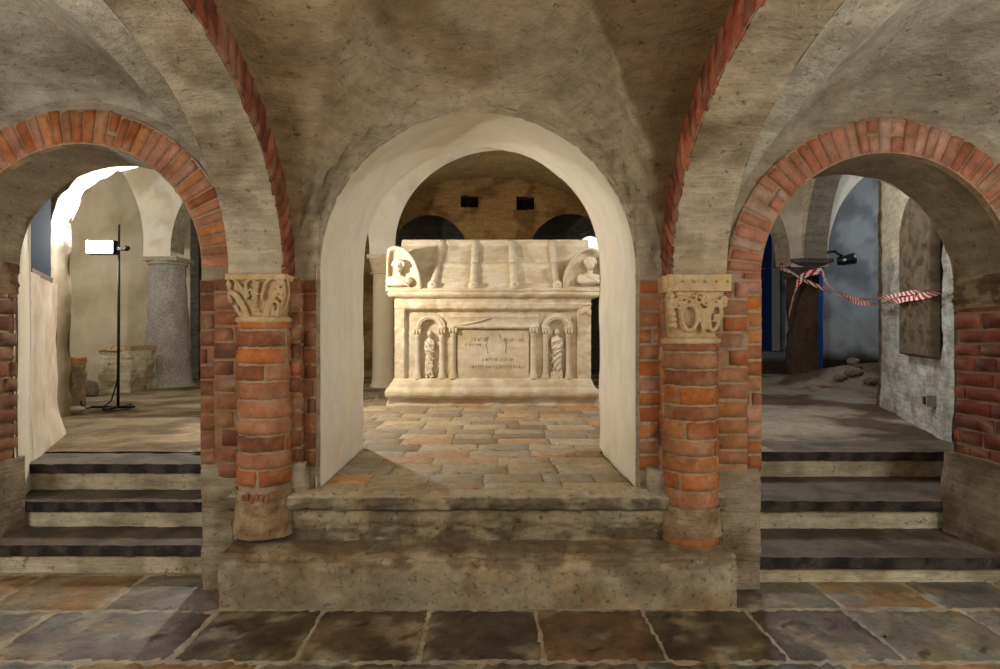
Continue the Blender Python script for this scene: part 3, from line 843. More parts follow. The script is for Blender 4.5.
for q, a, b, hh in ((337, 472, 486, 4), (337, 505, 524, 4), (343, 466, 482, 2.5), (357.5, 483, 513, 3), (364.5, 470, 526, 3.4)):
    p = a
    while p < b:
        s = rnd.choice((-1, 0, 0, 1)); stroke(p, q, p+s*.9, q+hh)
        if rnd.random() < .4: stroke(p, q+hh*rnd.choice((0, .5, 1)), p+1.3, q+hh*rnd.choice((0, .5, 1)))
        p += rnd.uniform(1.7, 3)
for pts in (((488, 336), (487, 341), (486, 345)), ((486, 345), (487.5, 350), (488, 353)), ((505, 338), (506.5, 344), (505.5, 352)), ((499, 333), (500, 336), (501, 338))):
    stroke(*pts[0], *pts[1], .003); stroke(*pts[1], *pts[2], .003)
mb.build('inscription', M['marble'], tab)
def figure(c, q0, q1, flip, base, robust):
    """draped standing figure in relief"""
    mb = MB(); H = sz(q0)-sz(q1); Y = 6.405; X = sx(c); z0 = sz(q1)
    s = H/1.0
    def B(x, z, rx, rz, ry=.05, rot=None, y=0): mb.ball((X+flip*x*s, Y+y, z0+z*s), (rx*s, ry, rz*s), 12, 8, MA, rot)
    B(.0, .925, .058, .078, .052, None, -.01)                        # head
    B(.0, .85, .03, .05, .04)
    B(.0, .72, .105*robust, .13, .055); B(.0, .55, .10*robust, .16, .055); B(.01, .36, .10*robust, .2, .05); B(.02, .2, .085*robust, .17, .045)
    B(-.085*robust, .68, .035, .13, .05); B(.10*robust, .66, .035, .13, .05); B(.05, .57, .08, .03, .05, flip*-.5, -.02)   # arms, one bent across
    B(-.045, .06, .03, .08, .045); B(.05, .06, .03, .08, .045); B(-.055, .015, .045, .016, .05, None, -.01); B(.06, .015, .045, .016, .05, None, -.01)
    # mantle folds
    for k in range(7):
        a = k/6
        mb.tube([(X+flip*(.10-.20*t+.02*math.sin(t*3+k))*s*robust, Y-.045-.008*math.sin(PI*t), z0+(.76-.12*k+.02-.22*t*(.4+a))*s) for t in [i/8 for i in range(9)]], .0085, 6, MA)
    for k in range(4):
        mb.tube([(X+flip*(-.06+.045*k+.02*t)*s, Y-.045, z0+(.34-.26*t)*s) for t in [i/6 for i in range(7)]], .008, 6, MA)
    if base: mb.box(X-.065, X+.065, 6.35, 6.42, sz(379.5), z0+.004)
    remeshed(mb, 'carved_figure', M['marble'], .0055, tomb, MA, .0012, 60, 1)
figure(429.3, 330, 377, -1, False, .85)
figure(557, 328, 372.5, 1, True, 1.15)
# lid
lid = bpy.data.objects.new('lid', None); C.objects.link(lid); lid.location = (.1, 6.85, sz(297)); 
lid.parent = tomb; lid.matrix_parent_inverse = tomb.matrix_basis.inverted()
RY, RZ_ = 6.86, sz(241, 6.86)
mb = MB()
stack(mb, [(sz(298), sx(393), sx(592), 6.335, 7.38), (sz(296.5), sx(390), sx(599), 6.30, 7.42), (sz(294.5), sx(388), sx(601), 6.285, 7.43), (sz(292.8), sx(388), sx(601), 6.285, 7.43), (sz(292), sx(389), sx(600), 6.30, 7.42), (sz(290), sx(388), sx(601), 6.28, 7.43), (sz(288), sx(390), sx(600), 6.31, 7.42)], .007, per=2)
mb.build('cornice', M['marble'], lid)
EZ = sz(289)
def roofp(u, v, d=0):
    """front slope: u across, v up"""
    ny_, nz_ = -(RZ_-EZ), (RY-6.335); l = math.hypot(ny_, nz_)
    x = sx(390)+(1.205-sx(390))*u + (.06-.08*u)*v
    return (x, 6.335+(RY-6.335)*v+ny_/l*d, EZ+(RZ_-EZ)*v+nz_/l*d)
mb = MB()
mb.grid(lambda u, v: roofp(u, v, .010*inr(v, .46, .53, .02)+.02*sst(.90, .95, v)+.004*fr(u*8, v*3, 5, 3)), 120, 50, mcol)
mb.grid(lambda u, v: (roofp(1-u, 1)[0], RY+.52*v, RZ_-(RZ_-EZ)*v), 40, 20, mcol)
for u_ in (0, 1):
    mb.poly([roofp(u_, 0), roofp(u_, 1), (roofp(u_, 1)[0], RY+.52, EZ)], mcol)
mb.tube([(roofp(i/40, 1)[0], RY, RZ_-.01+.004*fr(i*.3, 1, 1, 1)) for i in range(41)], .032, 10, MA)
mb.build('gabled_roof', M['marble'], lid)
for Xr, dx in ((-.545, .075), (-.115, .015), (.32, -.01), (.775, -.01)):
    mb = MB(); uu = lambda v: (Xr+dx*v-sx(390)-.06*v)/(1.205-sx(390)-.08*v)
    for a, b in ((.0, .49), (.51, .97)):
        mb.tube([roofp(uu(a+(b-a)*k/10), a+(b-a)*k/10, .012) for k in range(11)], lambda t: .040-.006*t+(.01*sst(.12, 0, t) if a == 0 else .004*sst(.1, 0, t)), 12, MA)
    p = roofp(uu(0), .03, .02); mb.ball((p[0], p[1]-.01, p[2]+.015), (.052, .035, .05), 14, 8, MA)
    mb.ball((p[0], p[1]-.042, p[2]+.02), (.008, .008, .008), 8, 6, GR)
    mb.build('roof_tile_roll', M['marble'], lid)
def ornament(pts, bust, mir):
    """quarter-round corner slab with raised rim"""
    mb = MB(); out = [(sx(a), sz(b)) for a, b in pts]; n = len(out)
    cxm = sum(p[0] for p in out)/n; czm = sum(p[1] for p in out)/n
    def ring(k, y): return [(cxm+(x-cxm)*k, y, czm+(z-czm)*k) for x, z in out]
    rings = [ring(1, 6.46), ring(1.0, 6.31), ring(.97, 6.295), ring(.88, 6.295), ring(.84, 6.31), ring(.80, 6.352), ring(.4, 6.358)]
    b = len(mb.v)
    for rg in rings:
        for p in rg: mb.v.append(p); mb.c.append(mcol(p))
    for i in range(len(rings)-1):
        for j in range(n): mb.f.append((b+i*n+j, b+i*n+(j+1) % n, b+(i+1)*n+(j+1) % n, b+(i+1)*n+j))
    mb.f.append(tuple(b+(len(rings)-1)*n+j for j in range(n))); mb.f.append(tuple(b+j for j in range(n))[::-1])
    o = mb.build('corner_ornament', M['marble'], lid)
    mb = MB(); bp, bq, female = bust; X, Z = sx(bp), sz(bq); Y = 6.335
    B = lambda x, y, z, r, rot=None: mb.ball((X+x, Y+y, Z+z), r, 16, 12, MA, rot)
    B(0, -.035, .0, (.046, .052, .062)); B(0, -.055, -.028, (.036, .036, .036)); B(0, -.093, -.008, (.009, .014, .017)); B(0, -.082, -.036, (.016, .008, .005))
    for s in (-1, 1): B(s*.018, -.078, .012, (.012, .008, .005)); B(s*.047, -.03, -.008, (.010, .014, .018))
    B(0, -.02, .02, (.058, .052, .054)); B(0, -.04, .048, (.052, .04, .026))
    for k in range(9):
        a = PI*k/8; B(.056*math.cos(a), -.045, .012+.05*math.sin(a), (.017, .018, .017))
    B(0, -.02, -.075, (.028, .03, .045))
    B(0, -.02, -.155, (.115, .055, .06)); B(-.09, -.015, -.155, (.05, .045, .05)); B(.09, -.015, -.155, (.05, .045, .05)); B(0, -.03, -.185, (.13, .05, .035))
    for k in range(5):
        mb.tube([(X+(-.06+.10*t+.02*k), Y-.06-.012*math.sin(PI*t), Z-.10-.07*t-.012*k) for t in [i/6 for i in range(7)]], .009, 6, MA)
    o2 = remeshed(mb, 'carved_bust', M['marble'], .0065, None, MA, .001, 50, 1, post=lambda co: Vector((co.x, co.y, max(co.z, sz(291)))))
    o2.parent = o
ornament([(386, 291), (386.5, 275), (387, 258), (388, 249), (392, 246.3), (398, 246), (404, 248), (410, 253), (415.5, 261), (419.5, 272), (421.5, 283), (422, 291)], (399, 266, 0), 0)
ornament([(562, 291), (562.5, 281), (565.5, 270), (570.5, 260), (577.5, 252), (585, 248), (592, 247), (597, 249), (600, 252), (601.5, 262), (602, 276), (602, 291)], (589.5, 264, 1), 1)

# ------------------------------------------------------------------ the rooms behind
GW = lin(196, 186, 164)
gcol = lambda p: mixc(GW, lin(168, 156, 130), .7*sst(-.1, .45, fr(p[0], p[1], p[2], 1.6)))
def soffit(pts, ya, yb, mat, name, col, nd=6, jit=.008):
    m = len(pts)-1; mb = MB()
    mb.grid(lambda u, v: (pts[int(round(u*m))][0], ya+(yb-ya)*v, pts[int(round(u*m))][1]+jit*fr(u*9, v*2, ya, 2)), m, nd, col)
    return mb.build(name, mat)
YB = 8.8
wall_sheet('wall_crypt', YB, [('s', -9, -9+.01, 0), ('a', -7.0, 2.0, 2.6, 1.9), ('s', -5.0, -4.60, 2.34), ('a', -3.14, 1.46, 2.45, 1.5), ('s', -1.68, -1.30, 2.30), ('a', .25, 1.55, 2.54, 1.39), ('s', 1.80, 2.08, 2.30),
                              ('a', 3.29, 1.21, 2.24, 1.5), ('s', 4.50, 5.05, 2.22), ('a', 6.3, 1.25, 2.4, 1.4), ('s', 7.55, 9, 0)], 4.45, M['white'], .02, lambda p: mixc(WH, lin(176, 160, 132), .7*sst(-.1, .4, fr(p[0], p[1], p[2], 1.7))), .06, 40)
for (cx, r, zs, rz, ye) in ((-7.0, 2.0, 2.6, 1.9, 9.6), (-3.14, 1.46, 2.45, 1.5, 9.2), (3.29, 1.21, 2.24, 1.5, 9.25), (6.3, 1.25, 2.4, 1.4, 9.7)):
    struct(soffit([(cx-r*math.cos(PI*i/40), zs+rz*math.sin(PI*i/40)) for i in range(41)], YB, ye, M['plaster'], 'ceiling_arch', gcol))
# vault from the middle arch back to the far wall
n = 48; pa = [(.25-1.55*math.cos(PI*i/n), 2.54+1.39*math.sin(PI*i/n)) for i in range(n+1)]
pb = [(.12-2.15*math.cos(PI*i/n), 2.75+1.36*math.sin(PI*i/n)**.8) for i in range(n+1)]
struct(loft(pa, YB, pb, 11.0, 12, M['plaster'], 'ceiling_apse', lin(176, 156, 120), .02))
far = wall_sheet('wall_far', 11.0, [('s', -2.4, -1.73, 0), ('a', -1.0, .73, 2.62, .80), ('s', -.27, .80, 0), ('a', 1.58, .78, 2.62, .82), ('s', 2.36, 2.6, 0)], 4.45, M['plaster'], .015, lambda p: mixc(lin(170, 138, 88), lin(128, 98, 58), sst(-.1, .4, fr(p[0], p[1], p[2], 2))), .04, 90)
import bmesh
bm = bmesh.new(); bm.from_mesh(far.data); holes = ((px(460, 207, 11), px(478, 195, 11)), (px(516, 209, 11), px(535, 197, 11)))
kill = [f for f in bm.faces if any(a[0] < f.calc_center_median().x < b[0] and a[2] < f.calc_center_median().z < b[2] for a, b in holes)]
bmesh.ops.delete(bm, geom=kill, context='FACES'); bm.to_mesh(far.data); bm.free()
for a, b in holes:
    mb = MB(); x0, x1, z0, z1 = a[0]-.02, b[0]+.02, a[2]-.02, b[2]+.02; c = lin(90, 66, 44)
    mb.grid(lambda u, v: (x0+(x1-x0)*u, 11.0+.4*v, z0), 2, 2, c); mb.grid(lambda u, v: (x0+(x1-x0)*u, 11.0+.4*v, z1), 2, 2, c)
    mb.grid(lambda u, v: (x0, 11.0+.4*v, z0+(z1-z0)*u), 2, 2, c); mb.grid(lambda u, v: (x1, 11.0+.4*v, z0+(z1-z0)*u), 2, 2, c)
    mb.grid(lambda u, v: (x0+(x1-x0)*u, 11.4, z0+(z1-z0)*v), 2, 2, lin(40, 30, 22))
    o = mb.build('wall_opening', M['plaster']); struct(o)
for s in (-1, 1):
    xx = -1.36 if s < 0 else 2.1
    mb = MB(); mb.grid(lambda u, v: (xx+s*.55*u, 9.6+1.4*u, 4.45*v), 14, 20, gcol); struct(mb.build('wall_apse_side', M['plaster']))
# apse wall with a small daylight window
mb = MB(); mb.grid(lambda u, v: (-9+18*u, 12.9, 4.5*v), 40, 12, lin(120, 118, 116)); struct(mb.build('wall_outer_back', M['plaster']))
for nm, x in (('outer_left', -9), ('outer_right', 9)):
    mb = MB(); mb.grid(lambda u, v: (x, 3.3+9.7*u, 4.5*v), 20, 10, gcol); struct(mb.build('wall_'+nm, M['plaster']))
def upper_ceiling():
    mb = MB()
    mb.grid(lambda u, v: (-9+18*u, 3.3+9.7*v, 4.40+.05*fr(u*9, v*5, 3, 1)), 60, 40, gcol)
    struct(mb.build('ceiling_upper', M['plaster']))
upper_ceiling()
wn = bpy.data.objects.new('window_1', None); C.objects.link(wn); wn.location = (2.27, 12.86, 2.9); struct(wn)
mb = MB(); mb.poly([(2.27-.3*math.cos(PI*i/20), 12.86, 2.95+.38*math.sin(PI*i/20)) for i in range(21)]+[(2.57, 12.86, 2.5), (1.97, 12.86, 2.5)])
mb.build('window_pane', M['day'], wn)
mb = MB(); fp = [(1.95, 12.84, 2.45)]+[(2.27-.33*math.cos(PI*i/20), 12.84, 2.95+.41*math.sin(PI*i/20)) for i in range(21)]+[(2.59, 12.84, 2.45), (1.95, 12.84, 2.45)]
mb.tube(fp, .035, 8, lin(160, 150, 134)); mb.build('window_frame', M['white'], wn)

# pale column left of the tomb and its twin on the right
def plain_column(label, X, Y, r, z0, z1, rtop, mat, col, jit, caph, capw, base=.12, capcol=None):
    t = thing('stone_column', label, 'column', (X, Y, z0))
    mb = MB(); n = 24
    prof = [(r*(1.12 if k == 0 else 1)*(1-k/n)+rtop*(k/n)+r*.12*math.exp(-k/n*14), z0+(z1-z0)*k/n) for k in range(n+1)]
    mb.lathe(prof, X, Y, 40, col=col, jit=jit); mb.build('shaft', mat, t)
    mb = MB()
    mb.lathe([(0, z1-.02), (rtop+.035, z1-.02), (rtop+.045, z1), (rtop+.03, z1+.02)], X, Y, 32, col=capcol or col)
    def fn(u, v):
        a = 2*PI*u; q = max(abs(math.cos(a)), abs(math.sin(a))); k = v
        R = (rtop+.02)*(1-k)+min(capw/q, capw*1.3)*k
        return (X+R*math.cos(a), Y+R*math.sin(a), z1+.015+(caph-.05)*v)
    mb.grid(fn, 40, 6, capcol or col)
    mb.box(X-capw-.01, X+capw+.01, Y-capw-.01, Y+capw+.01, z1+caph-.06, z1+caph, capcol or col, .006, 12)
    mb.build('capital', M['carved'] if capcol is None else mat, t)
    return t
plain_column('slender pale stone column just left of the sarcophagus', -1.50, 8.95, .165, FL-.02, 2.14, .15, M['white'], lin(206, 192, 162), .02, .26, .20)
plain_column('slender pale stone column hidden mostly behind the right side of the tomb', 1.94, 8.95, .15, FL-.02, 2.14, .15, M['white'], lin(206, 192, 162), .02, .2, .18)
plain_column('thick tapering grey granite column in the floodlit left room', -4.74, 9.0, .325, FL-.02, 2.28, .235, M['granite'], lin(164, 158, 146), .09, .09, .25, capcol=lin(176, 164, 140))
plain_column('dark rough stone column behind the red and white tape', 4.80, 9.05, .20, FL, 2.10, .20, M['granite'], lin(84, 64, 46), .22, .24, .29, capcol=lin(96, 88, 76))

# --- left room
wall_sheet('wall_left_room', 9.6, [('s', -9, -6.93, 0), ('a', -6.80, .13, 2.05, .2), ('s', -6.67, -4.7, 0)], 4.45, M['white'], .02,
           lambda p: mixc(lin(206, 194, 168), lin(176, 162, 130), .7*sst(-.1, .45, fr(p[0], p[1], p[2], 1.4))), .06, 40)
mb = MB(); mb.grid(lambda u, v: (-6.25+1.3*u, 10.4+.0*u, 4.45*v), 20, 20, lin(150, 144, 132)); struct(mb.build('wall_left_passage', M['plaster']))
# side wall of the left stairway, low beyond the first metre
def side_low_wall():
    pts = [(-2.585, 3.30), (-2.80, 3.70), (-2.83, 3.76), (-3.29, 4.60), (-3.33, 4.68)]
    mb = MB()
    def at(s):
        L = [0]
        for a, b in zip(pts, pts[1:]): L.append(L[-1]+math.hypot(b[0]-a[0], b[1]-a[1]))
        q = s*L[-1]
        for i in range(len(pts)-1):
            if q <= L[i+1]+1e-9:
                f = (q-L[i])/(L[i+1]-L[i]); return pts[i][0]*(1-f)+pts[i+1][0]*f, pts[i][1]*(1-f)+pts[i+1][1]*f, q
        return (*pts[-1], L[-1])
    def top(q): return 4.4 if q < .44 else 1.62
    col = lambda p: mixc(lin(212, 204, 188), lin(166, 148, 128), .9*sst(3.6, 3.9, p[1])*(.6+.5*fr(p[0], p[1], p[2], 4)))
    def fn(u, v):
        x, y, q = at(u); z = top(q)*v; bulge = .10*sst(.75, .3, z)
        return (x+bulge*u+.012*fr(y, z, 2, 5), y, z)
    mb.grid(fn, 40, 60, col)
    mb.grid(lambda u, v: (at(u)[0]-.25*v, at(u)[1], top(at(u)[2])), 40, 3, col)
    mb.grid(lambda u, v: (-3.33-.4*u, 4.68, 1.62*v), 6, 10, col)
    struct(mb.build('wall_stair_left', M['white']))
side_low_wall()
t = thing('dark_panel', 'dark bluish glass panel standing on the low wall at the far left', 'panel', (-2.95, 4.0, 1.62))  # thin dark bluish sheet upright on the low wall
mb = MB(); a, b = (-2.87, 3.78), (-3.22, 4.45)
def slabv(mb, a, b, th, z0, z1, col, n=1):
    d = Vector((b[0]-a[0], b[1]-a[1])).normalized(); nn = Vector((d.y, -d.x))*th/2
    q = [(a[0]+nn.x, a[1]+nn.y), (b[0]+nn.x, b[1]+nn.y), (b[0]-nn.x, b[1]-nn.y), (a[0]-nn.x, a[1]-nn.y)]
    for i in range(4):
        p, r = q[i], q[(i+1) % 4]; mb.poly([(*p, z0), (*r, z0), (*r, z1), (*p, z1)], col)
    mb.poly([(*p, z1) for p in q], col); mb.poly([(*p, z0) for p in q[::-1]], col)
slabv(mb, a, b, .012, 1.64, 3.0, lin(46, 56, 70)); mb.build('pane', M['matte'], t)
mb = MB(); slabv(mb, a, b, .04, 1.615, 1.65, lin(120, 100, 84)); mb.build('sill_rail', M['paint'], t)
# rough arch close to the floodlight
t = thing('rough_archway', 'rough white masonry arch glaring in the floodlight in the left room', 'archway', (-3.15, 5.5, 0))
A = (-3.15, .815, 2.18, .68)
wcol = lambda p: mixc(lin(214, 204, 184), lin(150, 138, 116), .9*sst(1.75, 1.35, p[2])+.2*fr(p[0], p[1], p[2], 6))
pr = profile(A[0], A[1], A[2], A[3], .4, 40, 30)
o = loft(pr, 5.48, pr, 5.76, 10, M['white'], 'arch_reveal', wcol, .035, t)
for yy in (5.49, 5.75):
    w_ = wall_sheet('arch_face', yy, [('s', -4.45, A[0]-A[1], 0), ('a', *A), ('s', A[0]+A[1], -2.15, 0)], 4.4, M['plaster'], .02, lin(150, 146, 140), .05, 40)
    del w_['kind']; w_.parent = t; w_.matrix_parent_inverse = t.matrix_basis.inverted()
# floodlight on its stand
BLK = lin(26, 26, 28)
t = thing('floodlight_stand', 'thin black stand with a blazing white floodlight in the left room', 'lamp', (-3.757, 6.16, FL))
mb = MB(); mb.box(-4.02, -3.60, 6.13, 6.19, FL+.005, FL+.03, BLK); mb.box(-3.79, -3.73, 5.95, 6.36, FL+.005, FL+.028, BLK); mb.build('foot', M['black'], t)
mb = MB(); mb.tube([(-3.757, 6.16, FL+.02), (-3.75, 6.16, 1.4), (-3.745, 6.16, 2.36)], lambda s: .014 if s < .6 else .010, 10, BLK); mb.build('pole', M['black'], t)
mb = MB(); mb.box(-3.80, -3.67, 6.13, 6.19, 2.09, 2.125, BLK); mb.ball((-3.66, 6.15, 2.115), (.03, .03, .028), 10, 8, BLK); mb.build('clamp', M['black'], t)
mb = MB(); mb.box(-4.05, -3.77, 6.10, 6.20, 2.05, 2.19, BLK); h = mb.build('lamp_housing', M['black'], t)
mb = MB(); mb.box(-4.04, -3.78, 6.085, 6.098, 2.06, 2.18, (1, 1, 1)); mb.build('lamp_glass', M['led'], h)
mb = MB(); mb.tube([(-3.757, 6.18, .9), (-3.80, 6.2, .72), (-3.82, 6.15, .55), (-3.86, 6.1, FL+.03), (-4.0, 6.0, FL+.02), (-4.02, 5.98, FL+.09), (-3.95, 5.9, FL+.02), (-4.15, 5.85, FL+.015)], .008, 6, BLK)
tag(mb.build('power_cable', M['black']), 'black power cable trailing from the floodlight stand over the floor', 'cable')
# masonry blocks
def block(label, x0, x1, y0, y1, z1, cap):
    t = thing('masonry_block', label, 'block', ((x0+x1)/2, (y0+y1)/2, FL))
    mb = MB(); mb.box(x0, x1, y0, y1, FL-.02, z1-.04, lambda p: mixc(lin(206, 196, 170), lin(158, 142, 114), sst(-.1, .35, fr(p[0], p[1], p[2], 4))), .03, 24)
    mb.build('rubble_core', M['plaster'], t)
    mb = MB(); x = x0-.01
    while x < x1:
        l = random.uniform(.12, .2); mb.box(x, min(x+l, x1+.02)-.01, y0-.015, y1, z1-.06, z1+random.uniform(-.01, .01), bcol(cap), .012, 14); x += l
    mb.build('brick_cap', M['brick'], t)
block('pale rubble masonry block beside the granite column', -5.06, -4.66, 7.9, 8.55, 1.08, [lin(196, 170, 130), lin(184, 140, 100), lin(200, 180, 150)])
block('brick-topped stub of wall behind the rough lit arch', -4.36, -4.12, 6.0, 6.22, .99, [lin(196, 140, 96), lin(188, 120, 78)])
def rock(X, Y, Z, r, label, col, sc_=(1, 1, .7), group=None):
    mb = MB(); mb.ball((X, Y, Z), (r*sc_[0], r*sc_[1], r*sc_[2]), 20, 14, col)
    for i, v in enumerate(mb.v):
        q = Vector(v)-Vector((X, Y, Z)); k = 1+.35*noise.noise(Vector(v)*(2.2/r*.5)+Vector((X*9, 0, 0)))
        mb.v[i] = tuple(Vector((X, Y, Z))+q*k)
    return tag(mb.build('stone', M['granite'], weld=True), label, 'stone', group)
for k, (X, Y, r) in enumerate(((-4.95, 7.5, .13), (-5.20, 7.74, .11), (-4.9, 7.2, .09))):
    rock(X, Y, FL+r*.5, r, ('largest grey loose stone lying between the two masonry blocks', 'grey loose stone farthest back between the two masonry blocks', 'smallest grey loose stone nearest the brick-topped stub of wall')[k], lin(120, 112, 100), (1, 1, .9))
rock(-4.0, 5.82, FL+.03, .09, 'small pale slab of stone on the floor by the cable', lin(206, 200, 184), (1.3, .8, .35))

# --- right room
def p_right(tt): return (3.3+1.04*tt, 4.2+2.4*tt)
def n_right(): d = Vector((1.04, 2.4)).normalized(); return Vector((-d.y, d.x))
NR = n_right()
def right_walls():
    mb = MB()
    def col(p):
        tt = (p[1]-4.2)/2.4
        if tt > .93: return mixc(lin(130, 108, 82), lin(96, 80, 60), sst(-.1, .3, fr(p[0], p[1], p[2], 5)))  # shaded side face of the pier, painted as a brown end strip
        if p[2] > 1.95 and tt > .5: return lin(206, 196, 176)
        return mixc(lin(186, 188, 184), lin(150, 144, 132), .8*sst(-.1, .4, fr(p[0], p[1], p[2], 5)))
    def fn(u, v):
        x, y = p_right(u); z = FL-.05+3.98*v; k = .02*fr(y, z, 1, 5)+.02*sst(.9, .5, z)
        return (x+NR.x*k, y+NR.y*k, z)
    mb.grid(fn, 70, 90, col)
    x1, y1 = p_right(1)
    mb.grid(lambda u, v: (x1+.6*u, y1+.12*u, FL-.05+3.98*v), 10, 30, lin(120, 104, 80))
    struct(mb.build('wall_right_pier', M['plaster']))
    mb = MB()
    mb.grid(lambda u, v: (2.605+.70*u, 3.32+.89*u, FL-.5+4.4*v), 16, 60, lambda p: mixc(lin(150, 140, 112), lin(118, 108, 84), sst(-.1, .4, fr(p[0], p[1], p[2], 4))))
    struct(mb.build('wall_stair_right', M['plaster']))
right_walls()
t = thing('relief_slab', 'tall dark carved stone relief slab fixed to the right room wall', 'relief', (*p_right(.33), 1.04))
def slab_relief():
    mb = MB()
    def fn(u, v):
        tt = .50-.38*u; x, y = p_right(tt)
        top = 2.42-.28*abs(2*u-1)**2.5; z = 1.04+(top-1.04)*v
        e = min(u, 1-u, v, 1-v); k = .065*sst(0, .02, e)-.02*sst(.05, .09, e)
        a = .5-abs(u-.5)
        k += .035*sst(.1, .4, e*3)*max(0, math.sin(v*22+3*math.sin(u*9))*math.sin(u*14+1.5*math.sin(v*13)))+.015*fr(u*2, v*2, 1, 5)*sst(.03, .1, e)
        return (x+NR.x*(k+.01), y+NR.y*(k+.01), z)
    mb.grid(fn, 70, 110, lambda p: mixc(lin(104, 92, 76), lin(80, 70, 58), sst(-.1, .35, fr(p[0], p[1], p[2], 9))))
    mb.build('carved_face', M['carved'], t)
slab_relief()
t = thing('wall_socket', 'small grey electrical socket low on the right room wall', 'socket', (*p_right(.2), .72))
mb = MB(); tt = .17
def sock(mb, a, b, z0, z1, d, col):
    P0, P1 = p_right(a), p_right(b); f = lambda P, z, k: (P[0]+NR.x*k, P[1]+NR.y*k, z)
    A0, A1 = [(f(P0, z0, k), f(P1, z0, k), f(P1, z1, k), f(P0, z1, k)) for k in (d, .0)]
    mb.poly(A0, col)
    for i in range(4): mb.poly([A0[i], A0[(i+1) % 4], A1[(i+1) % 4], A1[i]], col)
sock(mb, .150, .195, .675, .765, .075, lin(150, 148, 142)); mb.build('box', M['paint'], t)
mb = MB(); sock(mb, .158, .187, .69, .75, .080, lin(40, 38, 36)); mb.build('sockets', M['black'], t)
# far walls
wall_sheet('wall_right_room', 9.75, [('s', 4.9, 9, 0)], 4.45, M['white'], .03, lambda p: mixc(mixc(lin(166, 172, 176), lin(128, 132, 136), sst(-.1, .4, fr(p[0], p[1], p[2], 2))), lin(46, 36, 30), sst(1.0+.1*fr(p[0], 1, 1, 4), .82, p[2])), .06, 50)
mb = MB()   # rib running toward the front from the dark column
def ribf(u, v, dx=0):
    th = PI/2*v; y = 8.74-1.5*(1-math.cos(th)); z = 2.34+1.75*math.sin(th)
    return (4.66+.34*u+.01*fr(y, z, 1, 4), y, z)
mb.grid(ribf, 6, 40, lin(150, 140, 124)); mb.grid(lambda u, v: (ribf(0, v)[0], ribf(0, v)[1]+.3*u, ribf(0, v)[2]+.2*u), 3, 40, lin(214, 204, 182))
mb.grid(lambda u, v: (ribf(1, v)[0], ribf(1, v)[1]+.3*u, ribf(1, v)[2]+.2*u), 3, 40, lin(160, 150, 134))
struct(mb.build('trim_rib', M['plaster']))
t = thing('blue_door', 'dark blue door far back on the left side of the right room', 'door', (5.0, 11.2, .9))
BL = lin(20, 52, 116)
mb = MB(); mb.box(4.3, 5.36, 11.18, 11.24, .94, 3.1, BL); mb.build('door_leaf', M['paint'], t)
mb = MB(); mb.box(5.36, 5.50, 11.14, 11.26, .93, 3.18, lin(170, 176, 180)); mb.box(4.2, 5.5, 11.14, 11.26, 3.1, 3.2, lin(170, 176, 180)); mb.build('door_frame', M['paint'], t)
mb = MB(); mb.box(4.1, 5.7, 11.0, 11.5, FL-.02, .92, lambda p: lin(150, 160, 176) if p[2] > .75 else lin(96, 72, 54), .02, 12)  # pale blue top paints the glow on the lit ledge
tag(mb.build('stone_threshold', M['stone']), 'rough stone threshold under the dark blue door', 'step')
mb = MB(); mb.grid(lambda u, v: (4.1+1.9*u, 11.5, 4.45*v), 10, 10, lin(190, 196, 200)); struct(mb.build('wall_door_back', M['plaster']))
mb = MB(); mb.box(5.12, 5.20, 9.2, 9.5, FL+.03, 2.2, lin(28, 84, 160), .006, 20)  # blue edge light by the column, modelled as a painted upright strip
tag(mb.build('blue_edge_light', M['paint']), 'blue edge light built as an upright board beside the dark column', 'stripe')
t = thing('spotlight', 'black spotlight on an arm beside the dark column capital', 'lamp', (5.1, 8.9, 2.35))
mb = MB(); mb.tube([(4.95, 8.8, 2.42), (5.1, 8.72, 2.44), (5.2, 8.7, 2.36)], .022, 8, BLK); mb.build('arm', M['black'], t)
mb = MB(); mb.tube([(5.14, 8.72, 2.30), (5.20, 8.70, 2.30), (5.30, 8.66, 2.32), (5.34, 8.65, 2.33)], lambda s: .06+.025*s, 14, BLK); hd = mb.build('lamp_head', M['black'], t)
mb = MB(); mb.ball((5.18, 8.62, 2.30), (.025, .02, .02), 8, 6, lin(230, 230, 230)); mb.build('cable_tie', M['paint'], hd)
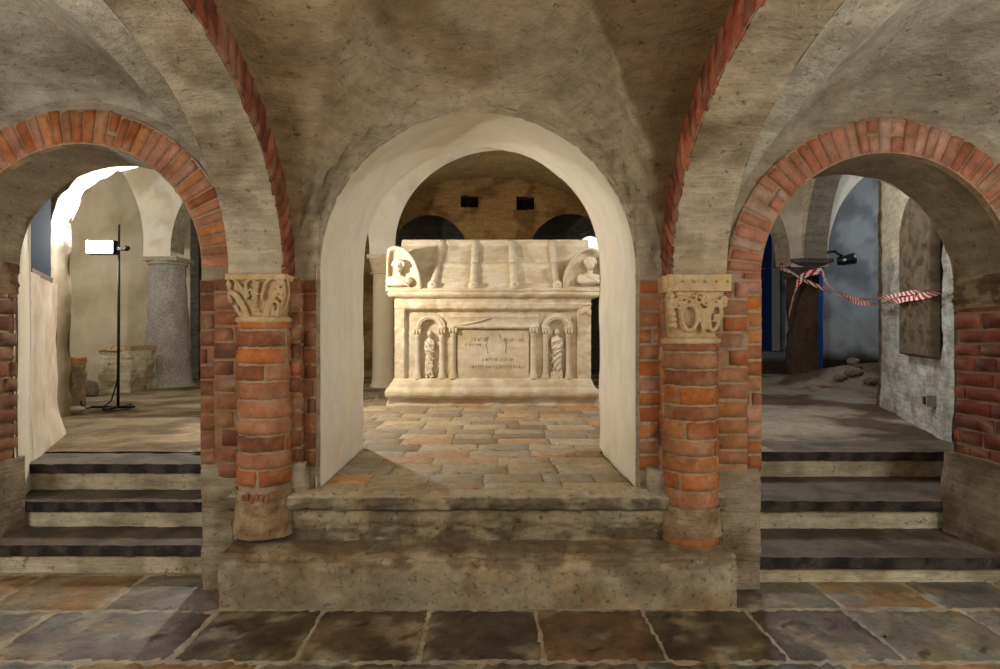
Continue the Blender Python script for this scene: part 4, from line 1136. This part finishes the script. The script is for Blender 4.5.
# tape
def tape():
    t = thing('barrier_tape', 'red and white striped barrier tape slung across the right room', 'tape', (4.7, 8.7, 2.0))
    R_, W_ = lin(190, 22, 26), lin(232, 226, 222)
    def ribbon(pts, name, w0=.05, tw=2.0, per=.13):
        mb = MB(); P = [Vector(px(a, b, Y)) for a, b, Y in pts]; q = []
        m = len(P)-1
        for i in range(14*m+1):
            u = i/14; k = min(int(u), m-1); f = u-k; p0, p1, p2, p3 = P[max(k-1, 0)], P[k], P[k+1], P[min(k+2, m)]
            q.append(.5*((2*p1)+(-p0+p2)*f+(2*p0-5*p1+4*p2-p3)*f*f+(-p0+3*p1-3*p2+p3)*f**3))
        L = [0]
        for a, b in zip(q, q[1:]): L.append(L[-1]+(b-a).length)
        tot = L[-1]; ns = int(tot/.011)
        def at(s):
            for i in range(len(q)-1):
                if s <= L[i+1]: return q[i].lerp(q[i+1], (s-L[i])/max(1e-9, L[i+1]-L[i])), (q[i+1]-q[i]).normalized()
            return q[-1], (q[-1]-q[-2]).normalized()
        b = 0
        for i in range(ns):
            for j in range(4):
                s0, s1 = tot*i/ns, tot*(i+1)/ns
                c = R_ if ((s0+j*.028) % per) < per*.5 else W_
                pts4 = []
                for s, jj in ((s0, j), (s1, j), (s1, j+1), (s0, j+1)):
                    c0, d = at(min(s, tot)); up = Vector((0, 0, 1)); sd = d.cross(up).normalized(); a_ = .5+tw*math.sin(s*3.1)*.5
                    wv = (up*math.cos(a_)+sd*math.sin(a_))*w0*((jj-2)/2)
                    pts4.append(c0+wv)
                mb.poly(pts4, c)
        mb.build(name, M['tape'], t, smooth=False)
    ribbon([(756, 270, 7.6), (775, 267, 8.1), (790, 271, 8.55), (803, 279, 8.62), (830, 291, 8.2), (855, 301, 7.0), (880, 303, 6.0), (905, 299, 5.1), (938, 292, 4.3)], 'long_strand', .026)
    ribbon([(822, 268, 8.5), (828, 284, 8.2), (850, 297, 7.2), (878, 298, 6.0), (905, 293, 5.1), (940, 289, 4.3)], 'upper_strand', .02)
    ribbon([(822, 270, 8.6), (806, 274, 8.62), (798, 283, 8.6), (793, 298, 8.62), (789, 315, 8.64)], 'hanging_end', .05, .6)
tape()
STN = ['roughest tan stone at the left foot of the rubble heap', 'flat grey stone lowest on the rubble heap front', 'rounded stone near the top of the rubble heap', 'small stone at the right foot of the rubble heap, nearest the relief wall', 'broad brown stone in the middle of the rubble heap', 'small pale stone just behind the broad one on the rubble heap']
SPT = [(4.86, 8.20, .07), (5.12, 7.95, .07), (5.30, 8.62, .08), (5.22, 8.05, .045), (5.10, 8.28, .10), (5.24, 8.42, .055)]
for k in range(6):
    X = 4.95+random.uniform(0, 1.2); Y = 8.1; X, Y, r = SPT[k]
    z = FL+.30*math.exp(-((X-5.6)**2+(Y-8.6)**2/.45))+.10*sst(8, 9.2, Y)+.02
    rock(X, Y, z+r*.3, r, STN[k], mixc(lin(150, 138, 116), lin(112, 98, 78), random.random()), (1.2, 1, .7))
mb = MB(); mb.box(4.5, 4.95, 8.02, 8.14, FL+.02, FL+.07, lin(180, 104, 70), .012, 14)
tag(mb.build('brick', M['brick']), 'long orange brick lying flat before the rubble heap', 'brick')
